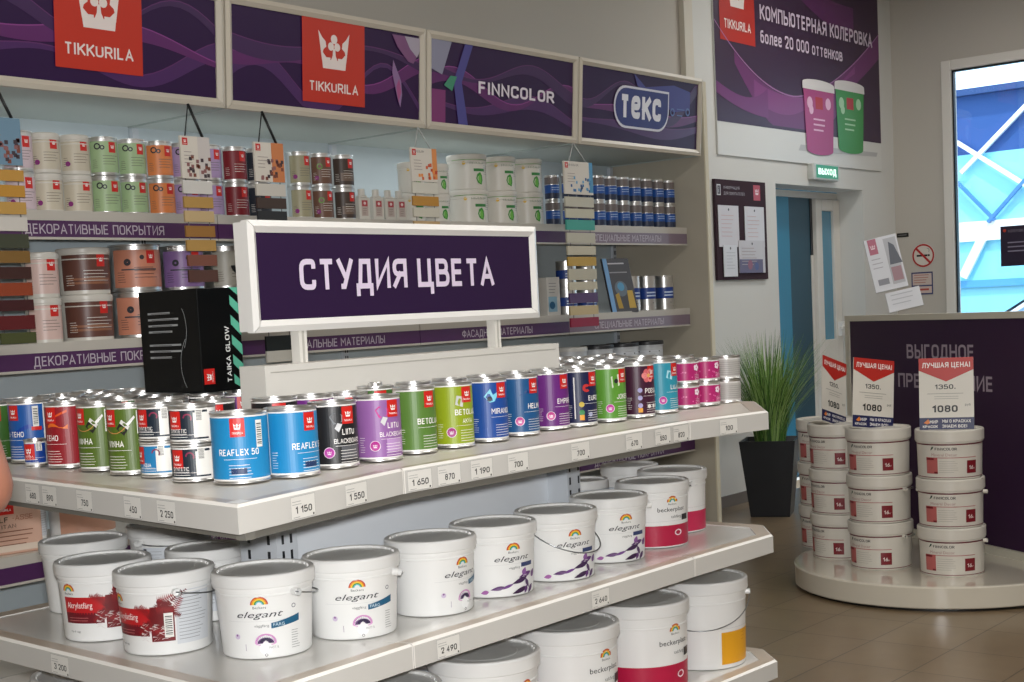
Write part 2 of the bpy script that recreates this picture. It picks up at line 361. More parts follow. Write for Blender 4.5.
br.inputs['Color1'].default_value = (*lin('#8a765c'), 1); br.inputs['Color2'].default_value = (*lin('#826f56'), 1); br.inputs['Mortar'].default_value = (*lin('#4a4032'), 1)
ns = nt.nodes.new('ShaderNodeTexNoise'); ns.inputs['Scale'].default_value = 9; mxx = nt.nodes.new('ShaderNodeMixRGB'); mxx.blend_type = 'MULTIPLY'; mxx.inputs[0].default_value = .25
for a, c in ((g.outputs['Position'], mp.inputs['Vector']), (mp.outputs[0], br.inputs['Vector']), (g.outputs['Position'], ns.inputs['Vector']), (br.outputs[0], mxx.inputs[1]), (ns.outputs[0], mxx.inputs[2]), (mxx.outputs[0], b.inputs['Base Color'])): nt.links.new(a, c)
b.inputs['Roughness'].default_value = .28
fl.mats[0] = fm; tag(fl.obj('floor'), kind='structure')
c_ = MB(); c_.box(X0, YF, CEIL, X1, YB, CEIL+.1, mat('#c6c3bb', .8)); tag(c_.obj('ceiling'), kind='structure')
# back wall, with the doorway
DX0, DX1, DZ = 8.27, 9.54, 1.995
wb = MB()
wb.box(X0, YB, 0, 7.2, YB+.2, CEIL, wall_m); wb.box(7.2, YB, 0, DX0, YB+.2, CEIL, wallw_m); wb.box(DX1, YB, 0, X1+.2, YB+.2, CEIL, wallw_m); wb.box(DX0, YB, DZ, DX1, YB+.2, CEIL, wallw_m)
tag(wb.obj('wall_back'), kind='structure')
# window wall
WY1, WY0, WZ0, WZ1 = 4.115, 1.3, .55, 2.89
wr = MB(); wr.box(X1, WY1, 0, X1+.2, YB, CEIL, wall_m); wr.box(X1, YF, 0, X1+.2, WY0, CEIL, wall_m); wr.box(X1, WY0, 0, X1+.2, WY1, WZ0, wall_m); wr.box(X1, WY0, WZ1, X1+.2, WY1, CEIL, wall_m)
tag(wr.obj('wall_right'), kind='structure')
wl = MB(); wl.box(X0-.2, YF, 0, X0, YB+.2, CEIL, wall_m); tag(wl.obj('wall_left'), kind='structure')
# front wall (behind the photographer) with its shop windows
wf = MB(); wf.box(X0-.2, YF-.2, 0, X1+.2, YF, CEIL, wall_m); tag(wf.obj('wall_front'), kind='structure')
# pilaster seam above the shelving
tr = MB(); tr.box(7.19, YB-.035, 2.2, 7.28, YB, CEIL, mat('#cfc9bb', .6)); tag(tr.obj('trim_1'), kind='structure')
bb = MB(); bb.box(6.5, YB-.015, 0, DX0, YB, .07, mat('#6d6660', .5)); bb.box(DX1, YB-.015, 0, X1, YB, .07, mat('#6d6660', .5)); tag(bb.obj('baseboard_back'), kind='structure')

# window
def glass_mat():
    m = bpy.data.materials.new('clear_glass'); m.use_nodes = True; nt = m.node_tree; nt.nodes.clear()
    o = nt.nodes.new('ShaderNodeOutputMaterial'); t = nt.nodes.new('ShaderNodeBsdfTransparent'); gl = nt.nodes.new('ShaderNodeBsdfGlossy'); mx = nt.nodes.new('ShaderNodeMixShader'); fr = nt.nodes.new('ShaderNodeFresnel')
    gl.inputs['Roughness'].default_value = .01; fr.inputs[0].default_value = 1.45; t.inputs[0].default_value = (.93, .97, 1, 1)
    nt.links.new(fr.outputs[0], mx.inputs[0]); nt.links.new(t.outputs[0], mx.inputs[1]); nt.links.new(gl.outputs[0], mx.inputs[2]); nt.links.new(mx.outputs[0], o.inputs[0]); return m
GLASS = glass_mat()
wt = tag(thing('window_1', (X1, 0, 0), 0, None, None), kind='structure')
m = MB(); f = .07
for y0, y1, z0, z1 in ((WY1-f, WY1, WZ0, WZ1), (WY0, WY0+f, WZ0, WZ1), (WY0+f+.0005, WY1-f-.0005, WZ1-f, WZ1), (WY0+f+.0005, WY1-f-.0005, WZ0, WZ0+f), (2.66, 2.74, WZ0+f+.0005, WZ1-f-.0005)): m.box(-.03, y0, z0, .08, y1, z1, FRAME)
bevel(m.obj('window_frame', wt), .006)
m = MB()
for y0, y1, z0, z1 in ((WY1-f-.012, WY1-f, WZ0+f, WZ1-f), (WY0+f, WY0+f+.012, WZ0+f, WZ1-f), (WY0+f+.013, WY1-f-.013, WZ1-f-.012, WZ1-f)): m.box(-.005, y0, z0, .03, y1, z1, '#101216')
m.obj('window_gasket', wt)
m = MB(); m.box(.02, WY0, WZ0, .026, WY1, WZ1, GLASS); m.obj('window_pane', wt)
ws = MB(); ws.box(X1-.14, WY0-.03, WZ0-.03, X1+.02, WY1+.03, WZ0, FRAME); tag(ws.obj('trim_2'), kind='structure')

# fittings for the added ceiling lights, out of view
for i, (x, y) in enumerate(CEIL_FILL):
    t = thing('fill_ceiling_lamp', (x, y, CEIL), 0, 'unseen ceiling light fitting added to light the shop floor', 'lamp', 'added ceiling light fittings')
    m = MB(); m.box(-.6, -.17, -.05, .6, .17, 0, FRAME); m.obj('housing', t)
    m = MB(); m.box(-.56, -.14, -.055, .56, .14, -.05, mat('#fff2dc', .5, emit=2.2, name='lamp_diffuser')); m.obj('diffuser', t)

# ------------------------------------------------------------------ doorway and vestibule
t = tag(thing('door_1', (DX0, YB, 0), 0, None, None), kind='structure')
teal = mat('#2d7fa0', .5, name='teal_panel'); tdk = mat('#1d4656', .5, name='dark_teal_panel')
m = MB(); m.box(0, .2, 0, 1.27, .24, .018, FRAME)
m.box(0, .2, 1.945, 1.27, .25, 1.99, FRAME); m.obj('door_frame', t)
m = MB(); m.box(.0, .205, .019, .55, .225, 1.944, teal); m.obj('teal_panel', t)
m = MB(); m.box(.551, .212, .019, .862, .23, 1.944, tdk); m.box(.863, .206, 1.55, .893, .24, 1.944, '#15181c'); m.box(.863, .206, .019, .893, .24, 1.549, FRAME); m.obj('dark_leaf', t)
lf = MB(); a0, a1 = .90, 1.265
lf.box(a0, .18, .02, a0+.09, .23, 1.94, FRAME); lf.box(a1-.1, .18, .02, a1, .23, 1.94, FRAME); lf.box(a0+.0905, .18, 1.86, a1-.1005, .23, 1.94, FRAME); lf.box(a0+.0905, .18, .02, a1-.1005, .23, .95, FRAME)
door_leaf = bevel(lf.obj('door_leaf', t), .004)
m = MB(); m.box(a0+.09, .2, .95, a1-.1, .21, 1.86, mat('#4f8ca8', .2, coat=.3, name='tinted_glass')); m.obj('glass_pane', door_leaf)
m = MB(); m.box(a1-.075, .15, .97, a1-.03, .18, 1.07, '#e8e8e6'); m.tube([(a1-.05, .15, 1.03), (a1-.05, .12, 1.03), (a1-.16, .12, 1.03)], .008, FRAME, 8); m.obj('handle', door_leaf)
vb = MB(); vb.box(7.6, 6.0, 0, 10.2, 6.1, 2.6, mat('#9fb8c4', .6)); vb.box(7.5, YB+.2, 0, 7.6, 6.1, 2.6, teal); vb.box(10.1, YB+.2, 0, 10.2, 6.0, 2.6, teal); vb.box(7.5, YB+.2, 2.6, 10.2, 6.1, 2.7, wall_m)
vb.box(7.6, YB+.2, -.1, 10.2, 6.1, -.0, fm)
tag(vb.obj('wall_vestibule'), kind='structure')
lamp('vestibule_lamp', 'AREA', (9.0, 5.4, 2.5), 12, (.8, .93, 1), .8, .5, to=(9.0, 5.4, 0))

# ================================================================== OUTSIDE
bt = thing('building', (16, 0, 0), 0, 'blue and pale cyan building with white diagonal bracing outside the window', 'building')
m = MB()
m.box(0, 0, -.5, .4, 9, 2.78, mat('#8fdcf0', .7, name='cyan_cladding')); m.box(0, 0, 2.78, .4, 9, 3.43, mat('#2a5596', .7, name='blue_cladding', var=.08, scale=1.5)); m.box(-.12, 0, 3.43, .4, 9, 3.50, mat('#274a80', .6)); m.obj('cladding', bt)
m = MB(); m.box(-.06, 0, 1.80, .0, 9, 2.02, '#f4f8fa'); m.box(-.05, 0, 1.28, 0, 9, 1.36, '#4f9fd0'); m.obj('horizontal_band', bt)
def bar(y0, z0, y1, z1, w_, c, nm):
    m = MB(); L = math.hypot(y1-y0, z1-z0); M = Matrix.Translation((-.065-bar.n*.004, y0, z0)) @ Matrix.Rotation(math.atan2(z1-z0, y1-y0), 4, 'X'); bar.n = (bar.n+1) % 12
    m.box(0, 0, -w_/2, .05, L, w_/2, c, M); m.obj(nm, bt)
bar.n = 0
for k in range(-1, 4):
    y = 6.06-1.9*k
    bar(y+.25, 2.58, y-.62, 3.35, .045, '#f4f8fa', 'white_brace'); bar(y+.3, 2.93, y-.55, 2.32, .045, '#f4f8fa', 'white_brace')
    bar(y+.3, 2.48, y-.12, 2.02, .035, '#3f7fc0', 'blue_brace'); bar(y-.52, 2.48, y-.05, 2.0, .035, '#3f7fc0', 'blue_brace')
    bar(y+.25, 1.4, y+.02, 1.82, .1, '#f4f8fa', 'white_brace')
g_ = MB(); g_.box(X1+.25, -8, -.3, 24, 12, -.12, mat('#8a8a88', .8)); tag(g_.obj('ground'), kind='structure')
lamp('sun', 'SUN', (12, 0, 9), 3.2, (1, .97, .92), to=(16, 3.0, 1.0)).data.angle = .02
# parked car
t = thing('car', (13.0, 3.7, -.12), 0, 'silver parked car outside behind the purple display board', 'car')
prof = [(-2.1, .25), (2.15, .25), (2.2, .6), (2.05, .8), (1.15, .92), (.45, 1.38), (-.9, 1.42), (-1.75, .98), (-2.15, .9)]
m = MB(); n = len(prof)
vs = [(sx*(.86 if z < 1 else .66), y, z) for sx in (-1, 1) for y, z in prof]
m.add(vs, [list(range(n)), [n+i for i in range(n)][::-1]]+[(i, n+i, n+(i+1) % n, (i+1) % n) for i in range(n)], mat('#c9d2da', .25, .3, coat=.6, name='car_paint')); bevel(m.obj('body', t), .05, 3)
m = MB(); gm = mat('#5f86a8', .08, coat=.6, name='car_glass')
for sx in (-1, 1): m.add([(sx*.845, 1.0, .98), (sx*.69, .42, 1.33), (sx*.69, -.85, 1.36), (sx*.845, -1.5, 1.0)], [(0, 1, 2, 3)], gm)
m.add([(-.75, 1.17, .955), (.75, 1.17, .955), (.6, .52, 1.36), (-.6, .52, 1.36)], [(0, 1, 2, 3)], gm); m.obj('windows', t)
for y in (-1.35, 1.35):
    for sx in (-1, 1):
        m = MB(); M = Matrix.Translation((sx*.82, y, .32)) @ Matrix.Rotation(PI/2, 4, 'Y')
        for r0, r1, z0, z1, mm in ((.2, .32, -.1, .1, '#15161a'), (.0, .2, -.08, .09, '#b0b4b8')):
            vs = [M @ Vector((r1*cos(2*PI*i/24), r1*sin(2*PI*i/24), z)) for z in (z0, z1) for i in range(24)]
            m.add(vs, [(i, (i+1) % 24, 24+(i+1) % 24, 24+i) for i in range(24)]+[list(range(24))[::-1], [24+i for i in range(24)]], mm)
        m.obj('wheel', t)

# ================================================================== GONDOLA
Z1, Z2, Z3 = H-.300, H-.657, H-1.014
gd = thing('shelving_island', (2.6, 2.4, 0), 0, 'white freestanding shelf island loaded with paint tins and buckets under the studio sign', 'shelf unit')
def G(x, y): return (x-2.6, y-2.4)
LH = .050
RIM = mat('#edeae4', .3, name='shelf_rim')
BORD = mat('#bcae9e', .3, name='shelf_border')
def shelf(poly_, edges, z, surf, nm='shelf'):
    P = [Vector((*G(x, y), 0)) for x, y in poly_]; n = len(P); m = MB()
    for i in edges:     # raised rim, sloping inner border and the tall front fascia
        a, b_ = P[i], P[(i+1) % n]; d = (b_-a).normalized(); nrm = Vector((d.y, -d.x, 0))   # outward for CCW order
        def ins(k, dist):   # mitred inset of vertex k
            pa, pb, pc = P[(k-1) % n], P[k], P[(k+1) % n]
            n1 = (pb-pa).normalized(); n2 = (pc-pb).normalized(); n1 = Vector((n1.y, -n1.x, 0)); n2 = Vector((n2.y, -n2.x, 0))
            e1 = ((k-1) % n) in edges; e2 = k in edges
            if e1 and e2: q = (n1+n2); q = q/(q.length_squared/2); return pb-q*dist
            nn = n1 if e1 else n2; dd = (pb-pa).normalized() if e2 else (pc-pb).normalized()   # slide along the open edge
            s_ = nn.dot(dd); return pb-(dd*(dist/s_) if abs(s_) > .3 else nn*dist)
        if i == edges[0]:
            sl = [ins(k, .010) if (k in edges or (k-1) % n in edges) else P[k] for k in range(n)]
            m.prism([(p.x, p.y) for p in sl], z-.022, z-.003, surf)
        A0, B0 = P[i], P[(i+1) % n]; A1, B1 = ins(i, .007), ins((i+1) % n, .007); A2, B2 = ins(i, .045), ins((i+1) % n, .045); Ai, Bi = ins(i, .014), ins((i+1) % n, .014)
        up = Vector((0, 0, 1)); zz = lambda p, q: (p.x, p.y, q)
        m.add([zz(A0, z-LH), zz(B0, z-LH), zz(B0, z-.004), zz(A0, z-.004)], [(0, 1, 2, 3)], LIP)
        m.add([zz(A0, z-.004), zz(B0, z-.004), zz(B1, z+.001), zz(A1, z+.001)], [(0, 1, 2, 3)], RIM)
        for q_, k in ((A0, i), (B0, (i+1) % n)):
            if k in edges and (k-1) % n in edges: continue
            s0 = q_ if q_ is A0 else q_-d*.003; s1 = s0+d*.003; o_ = nrm*.0006
            m.add([zz(s0+o_, z-LH), zz(s1+o_, z-LH), zz(s1+o_, z-.003), zz(s0+o_, z-.003)], [(0, 1, 2, 3)], RIM)
            m.add([zz(s0, z+.0018), zz(s1, z+.0018), zz(s1-nrm*.045, z-.0002), zz(s0-nrm*.045, z-.0002)], [(0, 1, 2, 3)], RIM)
        m.add([zz(A1, z+.001), zz(B1, z+.001), zz(B2, z-.001), zz(A2, z-.001)], [(0, 1, 2, 3)], BORD)
        if 0 in edges and n-1 in edges and i == 0 and n == 4:
            e3 = (P[3]-P[0]).normalized(); m.add([zz(A1, z+.0016), zz(A1+d*.038, z+.0016), zz(A2+(d+e3)*.002, z+.0008), zz(A1+e3*.038, z+.0016)], [(0, 1, 2, 3)], mat('#e8e6e0', .35, name='corner_cap'))
        m.add([zz(A2, z-.001), zz(B2, z-.001), zz(B2, z-.003), zz(A2, z-.003)], [(0, 1, 2, 3)], surf)
        m.add([zz(A0, z-LH), zz(B0, z-LH), zz(Bi, z-LH), zz(Ai, z-LH)], [(3, 2, 1, 0)], LIP)
        m.add([zz(Ai, z-LH), zz(Bi, z-LH), zz(Bi, z-.02), zz(Ai, z-.02)], [(3, 2, 1, 0)], LIP)
    return m.obj(nm, gd)
XS0, XS1 = 2.050, 3.121
lv = {}
for z, L, R_, surf in ((Z1, [(1.543, 1.873), (XS0-.001, 1.970), (XS0-.001, 3.34), (1.75, 3.34)], [(XS1+.001, 1.970), (3.433, 1.913), (3.755, 2.132), (3.79, 3.0), (XS1+.001, 3.0)], SHELF),
                       (Z2, [(1.605, 1.955), (XS0-.001, 1.970), (XS0-.001, 3.12), (1.68, 3.12)], [(XS1+.001, 1.970), (3.52, 1.96), (3.665, 2.069), (3.67, 3.0), (XS1+.001, 3.0)], SHELF_G),
                       (Z3, [(1.60, 1.955), (XS0-.001, 1.970), (XS0-.001, 3.12), (1.66, 3.12)], [(XS1+.001, 1.970), (3.513, 1.956), (3.61, 2.052), (3.62, 3.0), (XS1+.001, 3.0)], SHELF_G)):
    lv[z, 'L'] = shelf(L, (0, 2, 3), z, surf); lv[z, 'M'] = shelf([(XS0+.001, 1.97), (XS1-.001, 1.97), (XS1-.001, 3.0), (XS0+.001, 3.0)], (0, 2), z, surf); lv[z, 'R'] = shelf(R_, (0, 1, 2, 3), z, surf)
m = MB(); m.prism([G(1.72, 2.08), G(3.48, 2.08), G(3.52, 2.95), G(1.76, 3.0)], 0, Z3-.022, mat('#8d8b88', .5)); m.obj('plinth', gd)
m = MB()
for z0, z1 in ((Z3, Z2-.022), (Z2, Z1-.022), (Z1, H-.15)): m.box(XS0-2.6+.03, 2.40-2.4, z0, XS1-2.6-.03, 2.44-2.4, z1, BACKP)
m.obj('back_panel', gd)
for ux in (XS0, XS1):
    m = MB(); m.box(ux-2.6-(.03 if ux == XS0 else .055), -.07, Z3, ux-2.6+(.03 if ux == XS0 else .001), .05, Z1-.003, mat('#c3c8ce', .4))
    for k in range(26):
        z = Z3+.05+k*.035
        if z > Z1-.03: break
        for dx in ((-.012, .012) if ux == XS0 else (-.045, -.006)):
            m.box(ux-2.6+dx-.003, -.0712, z, ux-2.6+dx+.003, -.069, z+.02, '#1b1d22')
        for yy in (-.045, .02):
            m.box(ux-2.6-.0312+(.0 if ux == XS0 else .0315), yy-.004, z, ux-2.6-.029+(0 if ux == XS0 else .0309), yy+.004, z+.02, '#1b1d22')
    m.obj('upright', gd)
for ux in (XS0+.02, XS1-.02):
    for zz_ in (Z1, Z2):
        m = MB(); m.box(ux-2.6-.002, -.42, zz_-.05, ux-2.6+.002, -.06, zz_-.022, mat('#55534e', .5)); m.obj('shelf_bracket', gd)
# dark strips below the top shelf lip, modelling the narrow shadow band there
m = MB()
for a, b_ in (((1.575, 1.895), (2.05, 1.985)), ((2.05, 1.985), (3.10, 1.985)), ((1.75, 3.2), (1.575, 1.895))):
    A = Vector((*G(*a), 0)); B = Vector((*G(*b_), 0)); d = (B-A).normalized(); q = Vector((-d.y, d.x, 0))*.02
    m.add([(p.x, p.y, z) for z in (Z1-.066, Z1-.03) for p in (A, B, B+q, A+q)], [(3, 2, 1, 0), (4, 5, 6, 7), (0, 1, 5, 4), (1, 2, 6, 5), (2, 3, 7, 6), (3, 0, 4, 7)], mat('#6d6b64', .5))
m.obj('shade_strip', gd)
m = MB(); m.box(XS0-2.6, -.035, Z1+.0, XS1-2.6-.02, .05, H-.088, mat('#d0cdc6', .4, name='riser_enamel')); m.box(XS0-2.6+.015, -.0365, H-.104, XS1-2.6-.035, -.035, H-.1015, '#b5b2aa'); bevel(m.obj('riser', gd), .003)
# price tags in the fascia
def tagart(s_, w_=.072, h=.041):
    out = rect(0, 0, w_, h, mat('#dcdad4', .3), 1)
    for a in (rect(0, 0, w_, .0006, '#8c8c8c', 2), rect(0, h-.0006, w_, h, '#8c8c8c', 2), rect(0, 0, .0006, h, '#8c8c8c', 2), rect(w_-.0006, 0, w_, h, '#8c8c8c', 2)): out += a
    out += txt(s_, w_*.52, .010, .0125, '#17171a', 2, al='c', bold=.02, w_=min(w_*.68, .0098*len(s_)))
    out += lines(.004, .031, .03, 2, .005, '#8f8f8f', 2, .0009, len(s_)) + lines(.006, .003, .02, 1, .004, '#8f8f8f', 2, .0009) + rect(w_-.008, .002, w_-.004, .006, '#333333', 2)
    return out
def price(s_, a, b_, x=None, y=None, z=0, par=None, w_=.072):
    A = Vector((*a, 0)); B = Vector((*b_, 0)); d = (B-A).normalized()
    t_ = (x-A.x)/d.x if x is not None else (y-A.y)/d.y
    p = A+d*t_; N = Vector((d.y, -d.x, 0))
    o = Vector((p.x-2.6, p.y-2.4, z-.0475))+N*.001-d*(w_/2)
    link('price_tag', artmesh(tagart(s_, w_), flat(o, d, (0, 0, 1), .0003), 'price_tag'), par)
FA, FB = (XS0, 1.97), (XS1, 1.97)
for s_, x in (('1 650', 2.096), ('870', 2.186), ('1 190', 2.290), ('700', 2.414), ('700', 2.645), ('670', 2.866), ('550', 2.994), ('820', 3.078)): price(s_, FA, FB, x=x, z=Z1, par=lv[Z1, 'M'])
for s_, x in (('1 150', 1.72), ('1 550', 1.885)): price(s_, (1.543, 1.873), FA, x=x, z=Z1, par=lv[Z1, 'L'])
for s_, y in (('680', 2.665), ('890', 2.585), ('750', 2.43), ('450', 2.235), ('2 250', 2.11)): price(s_, (1.75, 3.34), (1.543, 1.873), y=y, z=Z1, par=lv[Z1, 'L'], w_=.068)
price('100', (XS1, 1.97), (3.433, 1.913), x=3.27, z=Z1, par=lv[Z1, 'R'])
price('2 490', FA, FB, x=2.155, z=Z2, par=lv[Z2, 'M']); price('2 640', FA, FB, x=2.698, z=Z2, par=lv[Z2, 'M'])
price('3 200', (1.68, 3.12), (1.605, 1.955), y=2.60, z=Z2, par=lv[Z2, 'L'])

# studio sign on top of the island
sg = thing('studio_sign', (2.58, 2.42, H-.088), 0, 'white framed purple sign reading СТУДИЯ ЦВЕТА standing on the shelf island', 'sign')
x0, x1, z0, z1 = -.522, .492, .072, .318   # relative to the sign foot
def signframe(x0, x1, z0, z1, f_, y0, y1, mt):
    m = MB(); o = [(x0, z0), (x1, z0), (x1, z1), (x0, z1)]; i_ = [(x0+f_, z0+f_), (x1-f_, z0+f_), (x1-f_, z1-f_), (x0+f_, z1-f_)]
    g = .0012
    for k in range(4):
        a, b_ = o[k], o[(k+1) % 4]; c, d = i_[(k+1) % 4], i_[k]
        dx, dz = (b_[0]-a[0]), (b_[1]-a[1]); L = math.hypot(dx, dz); dx, dz = dx/L*g, dz/L*g
        q = [(a[0]+dx, a[1]+dz), (b_[0]-dx, b_[1]-dz), (c[0]-dx, c[1]-dz), (d[0]+dx, d[1]+dz)]
        mid = [((q[0][0]+q[3][0])/2, (q[0][1]+q[3][1])/2), ((q[1][0]+q[2][0])/2, (q[1][1]+q[2][1])/2)]
        yo, ym = y0+.006, y0
        P = [(q[0][0], yo, q[0][1]), (q[1][0], yo, q[1][1]), (mid[1][0], ym, mid[1][1]), (mid[0][0], ym, mid[0][1]), (q[2][0], yo+.004, q[2][1]), (q[3][0], yo+.004, q[3][1]),
             (q[0][0], y1, q[0][1]), (q[1][0], y1, q[1][1]), (q[2][0], y1, q[2][1]), (q[3][0], y1, q[3][1])]
        m.add(P, [(0, 1, 2, 3), (3, 2, 4, 5), (0, 6, 7, 1), (5, 4, 8, 9), (6, 9, 8, 7), (0, 3, 5, 9, 6), (1, 7, 8, 4, 2)], mt)
    return m
m = signframe(x0, x1, z0, z1, .027, -.022, .004, mat('#e2e0dc', .3, name='sign_frame_white')); m.obj('frame', sg)
m = signframe(x0+.004, x1-.004, z0+.003, z1-.003, .027, .028, .006, mat('#e2e0dc', .3, name='sign_frame_white')); m.obj('rear_frame', sg)
m = MB(); m.box(x0+.02, -.012, z0+.02, x1-.02, .02, z1-.02, mat('#281238', .55, name='sign_purple', spec=.2)); m.obj('panel', sg)
link('lettering', artmesh(txt('СТУДИЯ ЦВЕТА', 0, 0, .070, mat('#d9cbe0', .5), 1, w_=.685, al='c', bold=.028), flat((-.032, -.0125, .163), (1, 0, 0), (0, 0, 1), .0006), 'lettering'), sg)
for px in (-.375, .315):
    m = MB(); m.box(px-.012, -.012, .0, px+.012, .015, .080, FRAME); m.box(px-.003, -.0128, .0, px+.003, -.0121, .0715, '#b5b2aa'); m.obj('post', sg)

# ================================================================== LABEL ART FOR TINS
W1 = '#e6e4e0'
def a_tin(col, word, wc='#f0ece8', sub=None, extra=None, badge=None, wsz=.013, wy=.40, lw=1.0, word2=None, logo_x=0., edge=W1, cov=.56):
    if isinstance(col, str) and col != '#d2d0cc': col = '#%02x%02x%02x' % tuple(int(int(col[i:i+2], 16)*.86) for i in (1, 3, 5))
    def f(R, h):
        c = 2*PI*R*.972; hw = c*.5*cov
        out = sheet(-c*.5, c*.4999, .0062, h-.0066, W1, 0) + sheet(-hw, hw, .0095, h-.0095, col, 1)
        out += logo(logo_x, h-.0105-.036, .028, .036, l=3)
        out += txt(word, 0, h*wy, wsz, wc, 3, al='c', bold=.015, sx=.85) if word else []
        if word2: out += txt(word2, 0, h*wy-wsz*1.45, wsz*.8, wc, 3, al='c', bold=.01, sx=.85)
        out += lines(-.02, h*.26, .045, 5, .006, wc, 3, .001, 5) + lines(-hw+.008, h*.36, .014, 7, .005, wc, 3, .0008, 2)
        out += rect(-.03, h*wy-wsz*.6 if not word2 else h*wy-wsz*1.9, .035, h*wy-wsz*.6+.0007 if not word2 else h*wy-wsz*1.9+.0007, wc, 3)
        if badge: out += disc(-R*.85, h*.24, .0115, '#e8d8e4', 3)+disc(-R*.85, h*.24, .0102, badge, 4)+crown(-R*.85, h*.24-.004, .009, '#e8d8e4', 5)
        if extra: out += extra(R, h, hw)
        out += lines(hw+.006, h*.8, c*.3, 14, h*.05, '#85858a', 1, .0014, 9)
        return out
    return f
def x_bar(R, h, hw): return barcode(hw-.026, h*.58, .014, h*.33, 3)
def x_orange(R, h, hw):
    xs = [-.01+.01*i for i in range(6)]
    return band(xs, [h*.62+.003*math.sin(i) for i in range(6)], [h*.66+.006*math.sin(i*1.3) for i in range(6)], '#e06a20', 2)+band(xs, [h*.72+.004*i for i in range(6)], [h*.735+.0048*i for i in range(6)], '#d8501e', 2)+poly([(.0, h*.6), (.05, h*.5), (.052, h*.53), (.01, h*.64)], '#b02a4a', 2)
def x_brush(R, h, hw): return poly([(.006, h*.66), (.022, h*.56), (.030, h*.64), (.014, h*.74)], '#23201e', 3)+poly([(.014, h*.74), (.030, h*.64), (.034, h*.69), (.018, h*.79)], '#d8d6d0', 3)+poly([(.028, h*.73), (.044, h*.84), (.046, h*.81), (.031, h*.69)], '#d8d6d0', 3)+ring(.0, h*.8, .03, .0315, '#d08a50', 3, PI*1.15, PI*1.8)+x_bar(R, h, hw)
def x_wave(R, h, hw):
    xs = [-hw+hw*2*i/16 for i in range(17)]
    return band(xs, [h*.52+.006*math.sin(i*.6) for i in range(17)], [h*.56+.009*math.sin(i*.6+.4) for i in range(17)], '#15409a', 2)+x_bar(R, h, hw)+rect(hw-.03, h*.52, hw-.006, h*.58, RED, 4)
def x_curl(R, h, hw): return ring(.022, h*.68, .006, .009, '#8a2a4a', 3, -.6, PI)+x_bar(R, h, hw)+rect(hw-.03, .013, hw, h-.014, '#e4e2dc', 2)
def x_gun(c1, c2):
    return lambda R, h, hw: poly([(-.032, h*.66), (-.012, h*.70), (-.012, h*.80), (-.032, h*.84), (-.04, h*.78)], c1, 3)+poly([(-.03, h*.60), (-.022, h*.54), (-.014, h*.66), (-.024, h*.68)], '#cfcfd0', 3)
def x_box(c): return lambda R, h, hw: poly([(-.03, h*.66), (-.012, h*.62), (-.010, h*.78), (-.026, h*.80)], c, 3)
def x_blue(R, h, hw): return poly([(-.045, h*.72), (-.03, h*.84), (-.024, h*.74), (-.008, h*.80), (-.02, h*.64), (-.032, h*.62)], '#7fd0e8', 3)+disc(-.032, h*.68, .006, '#101830', 4)
def x_berry(R, h, hw): return ring(-.022, h*.66, .003, .0105, '#c03030', 3, .6, 5.6)+disc(-.036, h*.38, .007, '#c8b040', 3)+disc(-.036, h*.24, .007, '#3a8a50', 3)+rect(-.042, .016, -.03, .030, '#e8a030', 3)+disc(-.012, h*.2, .006, '#a0a8c8', 3)+rect(-.055, .02, -.052, h*.85, '#e6e4e0', 3)
def x_flower(R, h, hw):
    out = []
    for k in range(6): out += disc(-.012+.012*cos(k*PI/3), h*.76+.011*sin(k*PI/3), .0085, '#e88a8a' if k % 2 else '#d86a70', 3+k % 2)
    out += disc(-.012, h*.76, .005, '#e8b060', 5)
    for q in (.50, .36, .22): out += disc(-.038, h*q, .0065, '#a8a0d0', 3)
    out += rect(-.044, .014, -.032, .026, '#e8a030', 3)
    for q in (-.012, .006, .022): out += disc(q, h*.2, .0055, '#e6e4e0', 3)
    return out
def x_pic(c): return lambda R, h, hw: poly([(-.034, h*.60), (-.012, h*.64), (-.014, h*.84), (-.036, h*.80)], '#d8e0c8', 3)+disc(-.022, h*.72, .006, c, 4)
def a_small(col, seed, gray=False):
    def f(R, h):
        c = 2*PI*R*.972; hw = c*.27
        out = sheet(-c*.5, c*.4999, .0065, h-.0075, '#dcdad8', 0)
        if gray:
            return out+sheet(-hw*1.2, hw*1.2, .010, h-.011, '#b4b2ae', 1)+lines(-hw, h-.02, hw*1.8, 7, .006, '#8a8884', 2, .0012, seed)
        out += sheet(-hw, hw, .010, h-.011, col, 1)
        r = random.Random(seed)
        for k in range(14): out += disc(r.uniform(-hw*.9, hw*.6), r.uniform(.014, h*.5), r.uniform(.0012, .003), '#e070a8', 2)
        for k in range(5): out += disc(.002+.006*cos(k*1.257), h*.66+.006*sin(k*1.257), .0042, '#f0e0ea', 3)
        out += rect(hw-.017, h-.011-.02, hw-.003, h-.011, RED, 3)+disc(hw-.01, h-.02, .004, '#f0c050', 4)
        return out+lines(-.005, h*.36, .02, 4, .0045, '#f0e0ea', 3, .0008, seed)
    return f
TH = .149
def lab(t): return t
